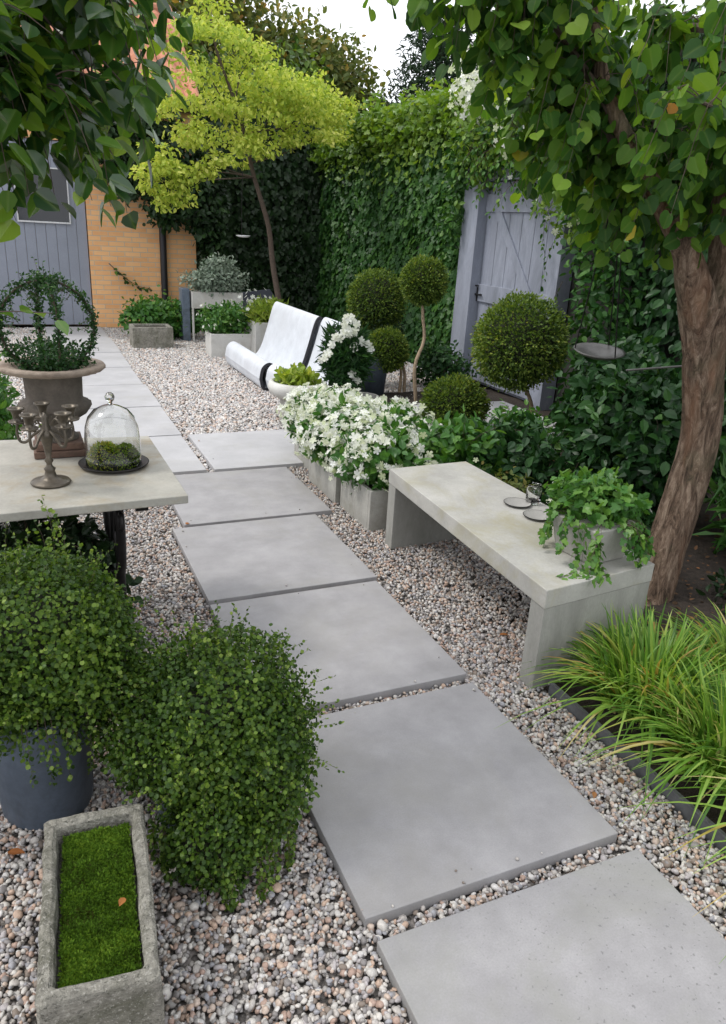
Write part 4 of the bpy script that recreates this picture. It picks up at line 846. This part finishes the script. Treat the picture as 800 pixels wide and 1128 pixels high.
# far corner group
st_ = empty('raised_planter', (2.72, 11.75, GZ), 'pale metal planter box on tall thin legs with silvery trailing leaves', 'planter')
MB().box(-.38, .40, -.16, .16, .50, .74).build('box', M['white_pot'], st_, bevel=.006)
for x_, y_ in ((-.37, -.15), (-.37, .15), (.39, -.15), (.39, .15)): MB().box(x_-.014, x_+.014, y_-.014, y_+.014, 0, .50).build('leg', M['white_pot'], st_, bevel=.002)
MB().box(-.52, -.40, -.1, .12, 0.0, .78).build('side_panel', M['zinc'], st_, bevel=.01)
ms = MB(); clump(ms, T_OV, 1900, (.03, 0, .88), (.52, .30, .20), .058, .2, 1.1, .3, droop=.3); clump(ms, T_OV, 700, (.08, 0, 1.08), (.28, .2, .17), .055, .2, 1.1, .3); ms.build('foliage', [M['silver']], st_)
e = trough('white_planter', 2.30, 2.86, 10.2, 10.55, .32, 'low white square planter with dark green white-flecked plants behind the lounge chair', 1, mat='white_pot')
ms = MB(); clump(ms, T_OV, 1700, (.02, .06, .48), (.40, .28, .24), .06, .3, 1.1, .25); ms.build('foliage', [M['green_fresh']], e); p, g = shell(45, (.02, .06, .5), (.42, .3, .26), .95, 1.1); blooms(e, p, g, unit(len(p)), .045, rng.uniform(0, 1, len(p)))
e = trough('crate_planter', 2.86, 3.34, 9.98, 10.42, .50, 'pale wooden crate planter with yellow-green leaves behind the chair back', 2, mat='white_pot')
ms = MB(); clump(ms, T_LONG, 700, (0, 0, .60), (.28, .26, .16), .13, .2, 1.1, .25, up=.4); ms.build('foliage', [M['ygreen']], e); p, g = shell(30, (-.15, 0, .75), (.25, .25, .18), .5, 1.1); blooms(e, p, g, unit(len(p)), .06, rng.uniform(.5, 1, len(p)))
pn = MB().hexa([(3.45, 12.2, GZ), (4.3, 12.2, GZ), (4.3, 12.26, GZ), (3.45, 12.26, GZ)], [(3.2, 12.4, .62), (3.8, 12.4, .70), (3.8, 12.46, .70), (3.2, 12.46, .62)]).build('slate_panel', M['blue_panel'], bevel=.005)
tag(pn, 'dark blue-grey panel leaning behind the silvery planter at the foot of the golden tree', 'panel')
e = trough('stone_trough', 1.38, 1.94, 11.0, 11.4, .30, 'small rough grey stone trough on the gravel before the brick wall', 3, mat='stone', wall=.05)
e2 = shrub('leafy_shrub', 'spreading green plant at the base of the drainpipe behind the small stone trough', (1.95, 11.95, .28), (.62, .36, .30), 2200, T_OV, .09, 'green_fresh', group=gsb)

# hanging white dish in the far tree
p_ = at(268, 260, Y=10.6); hd = empty('hanging_feeder', tuple(p_), 'tiny white dish hanging on a thin cord beneath the golden tree', 'bird feeder')
MB().lathe([(0, -.02), (.07, -.012), (.10, .008), (.095, .01), (.065, -.004), (0, -.01)], 24).build('dish', M['white_paint'], hd, smooth=True)
MB().tube([(-.02, 0, 0), (-.02, 0, .4), (0, 0, .95)], .004, 5).build('cord', M['iron'], hd)

# hanging bird bath dish near the tree
p_ = at(660, 388, Y=3.25); hb = empty('hanging_dish', tuple(p_), 'round dull metal dish hung on three cords from the leaning tree', 'bird bath')
MB().lathe([(0, -.028), (.06, -.026), (.105, -.01), (.135, .006), (.140, .012), (.125, .012), (.095, .001), (.055, -.014), (0, -.018)], 44).build('dish', M['dish_metal'], hb, smooth=True)
top_ = at(682, 150, Y=3.15)-p_
for a in (.5, 2.6, 4.7):
    s_ = np.array([.132*math.cos(a), .132*math.sin(a), .01]); MB().tube([s_, s_*.5+top_*.5, top_], .0036, 5).build('cord', M['iron'], hb)
hb.rotation_euler = __import__('mathutils').Matrix.Rotation(R(9), 3, Vector((.907, -.42, 0))).to_euler()
a_, b__ = at(690, 408, Y=3.3), at(756, 403, Y=3.0)
rd = MB().tube([a_-a_, b__-a_], .006, 8).tube([b__-a_, b__-a_+[.02, .0, -.05]], .006, 8).build('garden_rod', M['dish_metal'], loc=tuple(a_)); tag(rd, 'thin metal rod sticking out of the climber left of the trunk', 'rod')

# ------------------------------------------------------------------ SEDGE BED AND EDGING
eg = MB().box(0, .008, -.4, 2.08, GZ-.03, .022).box(-.006, .0, -.4, 2.08, .015, .022)
ego = eg.build('steel_edging', M['steel_edge'], loc=(1.87, 0, 0)); tag(ego, 'dark grey metal lawn edging between the gravel and the sedge bed', 'edging')
gg_ = 'green sedge clumps in the right bed'
for (x_, y_, r_, n, lab) in ((2.15, 1.84, .30, 950, 'yellow-green grass clump closest to the bench leg'), (2.16, 1.42, .30, 950, 'middle yellow-green grass clump along the metal edging'),
                             (2.15, 1.02, .30, 850, 'yellow-green grass clump cut by the right edge of the photo'), (2.62, 1.72, .32, 800, 'yellow-green grass clump at the back of the bed by the tree foot')):
    e = empty('sedge_clump', (x_, y_, .02), lab, 'grass', gg_); m_ = MB(); blades(m_, int(n*.60), (0, 0), (r_*1.1, r_*1.1), .37, .0145, .95, .92, seg=9); blades(m_, n//4, (0, 0), (r_*1.1, r_*1.1), .35, .014, 1.1, .5, seg=7, rhi=.9)
    m_.build('blades', [M['grass']], e)
e = shrub('leafy_shrub', 'small dark low leafy plant at the base of the leaning trunk', (3.35, 2.3, .06), (.25, .25, .1), 300, T_OV, .05, 'ivy_dark', group=gsb, shoots=3)

# ------------------------------------------------------------------ TABLE
tb = empty('garden_table', (-.2, 3.15, GZ), 'stone-topped garden table on black curved cast-iron legs, holding urn, candelabra and cloche', 'table')
TZ = .75-GZ
tc0 = at(205, 545, z=.75); tc1 = at(163, 480, z=.75)
MB().hexa([(-1.0, -.49, TZ-.034), (.715, -.43, TZ-.034), (.700, .45, TZ-.034), (-1.0, .62, TZ-.034)], [(-1.0, -.49, TZ), (.715, -.43, TZ), (.700, .45, TZ), (-1.0, .62, TZ)]).build('tabletop', M['tabletop'], tb, bevel=.004)
for sx in (.47, -.75):
    for sg in (-1, 1):
        pts = curve((sx, sg*.14, TZ-.05), (sx, sg*.30, TZ-.11), (sx, sg*.27, TZ-.30), (sx, sg*.17, TZ-.45), (sx, sg*.22, .14), (sx, sg*.34, .02), n=30)
        MB().tube(pts, np.interp(np.linspace(0, 1, len(pts)), [0, .5, 1], [.016, .021, .02]), 10).tube(curve((sx, sg*.30, TZ-.11), (sx, sg*.36, TZ-.08), (sx, sg*.38, TZ-.13), (sx, sg*.34, TZ-.15), n=14), .010, 8).build('leg', M['iron'], tb, smooth=True)
    MB().box(sx-.018, sx+.018, -.34, .34, TZ-.064, TZ-.036).tube([(sx, -.2, .30), (sx, .2, .30)], .012, 8).build('cross_bar', M['iron'], tb)
sc_ = MB()
for sx in (.47, -.75):
    for sg in (-1, 1): sc_.tube(curve((sx, sg*.20, TZ-.42), (sx, sg*.06, TZ-.34), (sx, sg*.03, TZ-.20), (sx, sg*.10, TZ-.12), (sx, sg*.16, TZ-.18), (sx, sg*.12, TZ-.24), n=24), .009, 8)
sc_.build('scrollwork', M['iron'], tb, smooth=True)
MB().tube([(-.75, 0, .30), (.47, 0, .30)], .012, 8).build('stretcher', M['iron'], tb)
MB().tube([(.53, -.32, TZ-.06), (.575, -.32, TZ-.06)], .028, 18).build('scroll_knob', M['iron'], tb)
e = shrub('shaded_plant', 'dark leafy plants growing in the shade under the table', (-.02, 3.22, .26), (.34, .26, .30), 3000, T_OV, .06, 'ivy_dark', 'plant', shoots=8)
pt = empty('zinc_tub', (-.05, 2.95, GZ), 'grey tub standing in the shade beneath the table', 'tub'); MB().lathe([(0, 0), (.10, 0), (.13, .26), (.14, .27), (.12, .27), (.1, .22), (0, .22)], 28).build('body', M['zinc'], pt, smooth=True)

# urn ---------------------------------------------------
ux, uy = .09, 3.42
ur = empty('iron_urn', (ux, uy, .751), 'weathered iron garden urn with a leafy hoop wreath, at the back of the table', 'urn')
MB().box(-.105, .105, -.105, .105, 0, .030).box(-.097, .097, -.097, .097, .031, .062).build('plinth', M['brick_plinth'], ur, bevel=.005)
MB().lathe([(.085, .063), (.088, .075), (.06, .09), (.048, .12), (.05, .135), (.085, .15), (.125, .175), (.145, .205), (.142, .225), (.12, .235), (.115, .245), (.118, .33), (.125, .345)], 44, fn=lambda a, z: 1+.035*np.cos(18*a)*(z > .14)*(z < .23)).build('bowl', M['rust_iron'], ur, smooth=True)
MB().lathe([(.122, .345), (.16, .352), (.20, .362), (.215, .375), (.212, .387), (.19, .388), (.15, .382), (.13, .36), (0, .36)], 60, fn=lambda a, z: 1+.02*np.cos(30*a)*(z > .35)*(z < .386)).build('rim', M['rust_lip'], ur, smooth=True)
wr = MB(); RW = .185; cz = .385+RW-.03
for ang in (.15, 1.75):
    th = np.linspace(0, 2*np.pi, 60); hoop = np.stack([np.cos(th)*RW*math.cos(ang), np.cos(th)*RW*math.sin(ang), cz+np.sin(th)*RW], 1)
    wr.tube(hoop, .005, 6, 1, cap=False)
    k = 2000; ti = rng.uniform(0, 2*np.pi, k); thick = .024+.018*np.clip(np.sin(ti), 0, 1)+.012*np.clip(-np.sin(ti), 0, 1)
    p = np.stack([np.cos(ti)*RW*math.cos(ang), np.cos(ti)*RW*math.sin(ang), cz+np.sin(ti)*RW], 1)+unit(k)*(thick*rng.uniform(.1, 1, k))[:, None]
    wr.leaves(T_SM, p, nrm(unit(k)+[0, -.3, .5]), unit(k), .017*rng.uniform(.6, 1.3, k), rand_r(k, 0, 1, p, 20))
clump(wr, T_SM, 1700, (0, 0, .42), (.165, .165, .07), .020, .2, 1.1, .2); sprays(wr, 60, (0, 0, cz), (RW*.95, RW*.95, RW), T_SM, .014, .07, 9, up=.4)
sprays(wr, 26, (0, 0, cz+RW*.8), (.05, .05, .04), T_SM, .015, .075, 9, up=.9)
wr.build('wreath', [M['climb'], M['twig']], ur)

# candelabra ---------------------------------------------
cx, cy = .037, 2.99
cd = empty('candelabra', (cx, cy, .751), 'tarnished metal candelabra with five curled arms on the table', 'candelabra')
MB().lathe([(0, 0), (.072, 0), (.075, .006), (.070, .012), (.04, .017), (.024, .028), (.018, .05), (.022, .06), (.012, .07), (.010, .08), (.017, .092), (.009, .105), (.016, .15), (.024, .185), (.027, .205), (.017, .212), (.02, .225), (.012, .235), (.014, .26), (.006, .275), (0, .28)], 36).build('stem', M['brass'], cd, smooth=True)
for k in range(5):
    a = 2*math.pi*k/5+.35; ca, sa = math.cos(a), math.sin(a)
    def q(r_, z_): return (r_*ca, r_*sa, z_)
    am = MB(); am.tube(curve(q(.012, .215), q(.045, .195), q(.075, .165), q(.098, .168), q(.105, .20), q(.10, .235), n=24), .0055, 8, cap=True)
    am.tube(curve(q(.03, .235), q(.055, .265), q(.08, .25), q(.075, .225), q(.06, .23), n=16), .0038, 7)
    ao = am.build('arm', M['brass'], cd, smooth=True)
    MB().lathe([(0, .232), (.012, .234), (.030, .240), (.033, .246), (.028, .246), (.014, .242), (.014, .262), (.020, .285), (.030, .291), (.031, .296), (.018, .294), (.014, .275), (0, .27)], 26, c=(.10*ca, .10*sa, 0)).build('candle_cup', M['brass'], ao, smooth=True)

# cloche --------------------------------------------------
qx, qy = .292, 3.165
ch = empty('glass_cloche', (qx, qy, .751), 'clear bell-shaped glass cloche covering moss on a dark plate', 'cloche')
MB().lathe([(0, 0), (.11, 0), (.140, .010), (.143, .016), (.138, .017), (.11, .008), (0, .007)], 48).build('plate', M['iron'], ch, smooth=True)
ot = [(.112, .010), (.113, .06), (.111, .12), (.106, .17), (.093, .21), (.068, .24), (.035, .256), (.012, .262)]
ins = [(r_-.0025, z_-.0025*(i > 3)) for i, (r_, z_) in enumerate(ot)][::-1]
MB().lathe(ot+[(.0, .262)]+[(.0, .259)]+ins+[(.112, .010)], 56).build('dome', M['glass'], ch, smooth=True)
MB().lathe([(.0, .263), (.009, .264), (.008, .272), (.017, .280), (.021, .292), (.017, .304), (.008, .311), (0, .312)], 28).build('knob', M['glass'], ch, smooth=True)
ms = MB().ball((-.035, 0, .035), (.058, .055, .055), 20, 1, .1).ball((.048, .005, .032), (.046, .048, .045), 20, 1, .1)
clump(ms, T_SM, 2200, (-.035, 0, .035), (.062, .060, .063), .011, .85, 1.12, .12, out=1.5, zmin=.008, rlo=.15); clump(ms, T_SM, 1700, (.048, .005, .032), (.052, .055, .052), .010, .85, 1.1, .1, out=1.5, zmin=.008, rhi=.5)
ms.build('moss', [M['moss_brown'], M['core']], ch)

# garden ground foliage at left behind the table
shrub('leafy_shrub', 'bright green foliage at the left edge of the photo behind the urn', (-.30, 5.2, .45), (.22, .5, .5), 2000, T_OV, .06, 'green_fresh', group=gsb)
shrub('leafy_shrub', 'low yellow-green foliage glimpsed between the urn bowl and the table', (-.02, 5.0, .10), (.42, .38, .14), 1300, T_OV, .05, 'ygreen', group=gsb)
# ------------------------------------------------------------------ FOREGROUND BUSHES
def zinc_pot(e, r0, r1, h):
    MB().lathe([(0, 0), (r0-.008, 0), (r0, .008), (r1, h-.02), (r1+.008, h-.012), (r1+.008, h), (r1-.006, h), (r0*.97, h-.06), (0, h-.06)], 48).build('pot', M['zinc'], e, smooth=True)
gbz = 'bushy wire plants in zinc pots'
ea = empty('potted_bush', (-.075, 2.12, GZ), 'round small-leaved bush in a wide zinc pot, below the table corner', 'potted plant', gbz)
zinc_pot(ea, .135, .165, .40)
ma = MB()
for c_, r_, n in (((0, 0, .60), (.29, .29, .24), 11500), ((-.12, .0, .52), (.25, .25, .22), 6000), ((.13, -.02, .50), (.20, .22, .20), 5500)):
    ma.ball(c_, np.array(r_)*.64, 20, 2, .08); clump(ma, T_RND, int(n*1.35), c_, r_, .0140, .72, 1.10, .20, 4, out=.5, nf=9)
for k in range(46):
    a = rng.uniform(0, 6.28); st0 = np.array([.21*math.cos(a), .21*math.sin(a), .46]); dl = rng.uniform(.06, .24)
    leafy_twig(ma, curve(st0, st0*[1.1, 1.1, 1]-[0, 0, dl*.5], st0*[1.02, 1.02, 1]-[0, 0, dl], n=8), T_RND, .0165, .006, thick=.0009, rlo=.1)
sprays(ma, 190, (0, 0, .60), (.28, .28, .24), T_RND, .0135, .105, 15, up=.5, thick=.0008)
for px, py in ((45, 545), (52, 560), (38, 575), (80, 600), (60, 570)):
    e_ = at(px, py, Y=2.2)-np.array([-.075, 2.12, GZ]); s_ = np.array([e_[0]+.02, e_[1], .80])
    leafy_twig(ma, curve(s_-[0, 0, .1], (s_+e_)/2+[.01, 0, 0], e_, n=8), T_RND, .016, .007, thick=.0009, rlo=.4, droop=.1)
ma.build('foliage', [M['bush'], M['twig'], M['core']], ea)
eb = empty('potted_bush', (.36, 1.90, GZ), 'overflowing small-leaved bush spilling onto the gravel right beside the mossy stone trough', 'potted plant', gbz)
zinc_pot(eb, .12, .15, .30)
mb_ = MB()
for c_, r_, n in (((.07, -.03, .37), (.265, .28, .26), 12500), ((.11, -.10, .25), (.215, .25, .24), 8000), ((.0, -.22, .13), (.15, .16, .16), 3500), ((-.10, .05, .33), (.18, .22, .20), 4500)):
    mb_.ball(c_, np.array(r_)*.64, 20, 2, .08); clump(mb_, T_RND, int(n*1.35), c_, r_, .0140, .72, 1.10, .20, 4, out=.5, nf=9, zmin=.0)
for k in range(30):
    a = rng.uniform(3.2, 6.2); st0 = np.array([.05+.2*math.cos(a), -.1+.2*math.sin(a), .16]); leafy_twig(mb_, curve(st0, st0*[1.1, 1.15, .6], st0*[1.05, 1.3, .0]+[0, 0, .01], n=8), T_RND, .0165, .006, thick=.0009, rlo=.2)
sprays(mb_, 260, (.06, -.03, .37), (.27, .285, .27), T_RND, .0135, .105, 15, up=.4, thick=.0008)
mb_.build('foliage', [M['bush'], M['twig'], M['core']], eb)

# mossy stone trough -------------------------------------
ts = empty('stone_trough', (.03, 1.435, GZ), 'weathered rectangular stone trough filled with bright green moss in the bottom left corner', 'planter')
def rough_trough(a, b2, h, w, dep):
    """subdivided block with hollow; vertices jittered"""
    import bmesh
    bm = bmesh.new(); bmesh.ops.create_cube(bm, size=1); bmesh.ops.scale(bm, vec=(2*a, 2*b2, h), verts=bm.verts); bmesh.ops.translate(bm, vec=(0, 0, h/2), verts=bm.verts)
    topf = max(bm.faces, key=lambda f: f.calc_center_median().z); bmesh.ops.inset_region(bm, faces=[topf], thickness=w); bmesh.ops.inset_region(bm, faces=[topf], thickness=.004); bmesh.ops.translate(bm, vec=(0, 0, -dep), verts=topf.verts)
    bmesh.ops.bevel(bm, geom=list(bm.edges), offset=.008, segments=1, affect='EDGES')
    bmesh.ops.subdivide_edges(bm, edges=list(bm.edges), cuts=14, use_grid_fill=True)
    bmesh.ops.triangulate(bm, faces=[f for f in bm.faces if len(f.verts) > 4])
    co = np.array([v.co[:] for v in bm.verts]); 
    dsp = .0055*fbm(co, 14)+.003*fbm(co, 45)
    dsp2 = .0055*fbm(co+5, 14); dsp3 = .006*fbm(co+9, 12)+.003*fbm(co+2, 40)
    for v, d1, d2, d3 in zip(bm.verts, dsp, dsp2, dsp3): v.co.x += d1; v.co.y += d2; v.co.z += d3
    me = bpy.data.meshes.new('basin'); bm.to_mesh(me); bm.free(); me.materials.append(M['stone'])
    for p in me.polygons: p.use_smooth = True
    o = bpy.data.objects.new('basin', me); COL.objects.link(o); return o
bs = rough_trough(.124, .262, .290, .044, .075); bs.parent = ts
ts.rotation_euler = (0, 0, R(-4.0))
mm = MB(); gx, gy = np.meshgrid(np.linspace(-.081, .081, 26), np.linspace(-.219, .219, 60)); q = np.stack([gx.ravel(), gy.ravel(), gx.ravel()*0], 1)
hz = .254+.013*fbm(q, 17)+.004*fbm(q, 60); mm.add(np.stack([gx.ravel(), gy.ravel(), hz], 1), [(j*26+i, j*26+i+1, (j+1)*26+i+1, (j+1)*26+i) for j in range(59) for i in range(25)], 1)
k = 30000; p = np.stack([rng.uniform(-.080, .080, k), rng.uniform(-.217, .217, k), np.zeros(k)], 1); p[:, 2] = .254+.013*fbm(p*[1, 1, 0], 17)+.004*fbm(p*[1, 1, 0], 60)
mm.leaves(T_SM, p, nrm(unit(k)+[0, 0, .3]), nrm(unit(k)*.9+[0, 0, 1.]), .0105*rng.uniform(.5, 1.3, k), rand_r(k, 0, 1, p, 18, .5))
mm.build('moss', [M['moss'], M['core']], ts)

# fallen leaves -------------------------------------------
gfl = 'fallen leaves on the ground'
for px, py, z_, s_, lab in ((550, 700, GZ+.012, .035, 'orange-brown fallen leaf on the gravel under the bench edge'), (8, 940, GZ+.012, .04, 'red fallen leaf on the gravel left of the mossy trough'),
                            (137, 990, .225, .022, 'tiny brown fallen leaf lying on the moss'), (683, 865, GZ+.012, .03, 'rust-coloured fallen leaf beside the metal edging'), (655, 873, GZ+.012, .022, 'small rust fallen leaf on the gravel near the second slab corner'),
                            (205, 578, .004, .03, 'small tan fallen leaf at the edge of the slab near the table')):
    c_ = at(px, py, z=z_); m_ = MB(); m_.leaves(T_OV, np.zeros((1, 3)), np.array([[.2, .1, 1.]]), unit(1)*[1, 1, .1], s_*1.3, np.array([rng.uniform(0, 1)]))
    o = m_.build('fallen_leaf', [M['fallen']], loc=tuple(c_+[0, 0, .004])); tag(o, lab, 'fallen leaf', gfl)
m_ = MB(); k = 2600; p = np.stack([rng.uniform(2.46, 4.4, k), rng.uniform(.6, 6, k), rng.uniform(-.005, .035, k)], 1); m_.leaves(T_OV, p, nrm(unit(k)*.4+[0, 0, 1.]), nrm(unit(k)*[1, 1, .2]), .042*rng.uniform(.25, 1.1, k)**1.3, rng.uniform(0, 1, k))
tag(m_.build('leaf_litter', [M['litter']]), 'brown dead leaf litter on the dark soil around the trunk', 'leaf litter', kind='stuff')

# ------------------------------------------------------------------ CAMERA, LIGHT, WORLD
sc = bpy.context.scene
cam = bpy.data.cameras.new('camera'); co = bpy.data.objects.new('camera', cam); COL.objects.link(co)
cam.sensor_fit = 'HORIZONTAL'; cam.sensor_width = 36; cam.lens = 36*FOC/800; cam.clip_end = 300; cam.clip_start = .05
from mathutils import Matrix
r_, u_, f_ = CM[:, 0], CM[:, 1], CM[:, 2]
co.matrix_world = Matrix(((r_[0], u_[0], -f_[0], 0), (r_[1], u_[1], -f_[1], 0), (r_[2], u_[2], -f_[2], CAMH), (0, 0, 0, 1)))
sc.camera = co
SUN_EL, SUN_AZ = R(55), R(-70)   # azimuth from +Y toward +X : light comes from the left
sd = np.array([math.sin(SUN_AZ)*math.cos(SUN_EL), math.cos(SUN_AZ)*math.cos(SUN_EL), math.sin(SUN_EL)])
sun = bpy.data.lights.new('sun', 'SUN'); so = bpy.data.objects.new('sun', sun); COL.objects.link(so)
sun.energy = 1.3; sun.angle = R(14); sun.color = (1, .97, .92)
so.rotation_euler = Vector(sd).to_track_quat('Z', 'Y').to_euler()
w = bpy.data.worlds.new('World'); sc.world = w; w.use_nodes = True; nt = w.node_tree
for n_ in list(nt.nodes): nt.nodes.remove(n_)
out = nt.nodes.new('ShaderNodeOutputWorld'); bg = nt.nodes.new('ShaderNodeBackground'); sky = nt.nodes.new('ShaderNodeTexSky')
sky.sky_type = 'NISHITA'; sky.sun_disc = False; sky.sun_elevation = SUN_EL; sky.sun_rotation = SUN_AZ; sky.dust_density = 3; sky.air_density = 1
tcw = nt.nodes.new('ShaderNodeTexCoord'); nz = noise(nt, tcw.outputs['Generated'], 2.2, 5, .55)
cl_ = ramp(nt, [(.3, (.80, .84, .90)), (.7, (1, 1, 1))]); nt.links.new(nz, cl_.inputs[0])
cs = mixc(nt, 1.0, cl_.outputs[0], (10.5, 10.5, 10.6), 'MULTIPLY')
mx = mixc(nt, .88, sky.outputs[0], cs); nt.links.new(mx, bg.inputs['Color']); bg.inputs['Strength'].default_value = .12
nt.links.new(bg.outputs[0], out.inputs[0])
sc.render.engine = 'CYCLES'
sc.view_settings.view_transform = 'Standard'; sc.view_settings.look = 'None'; sc.view_settings.gamma = 1; sc.view_settings.exposure = .50
sc.cycles.max_bounces = 6; sc.cycles.transparent_max_bounces = 8
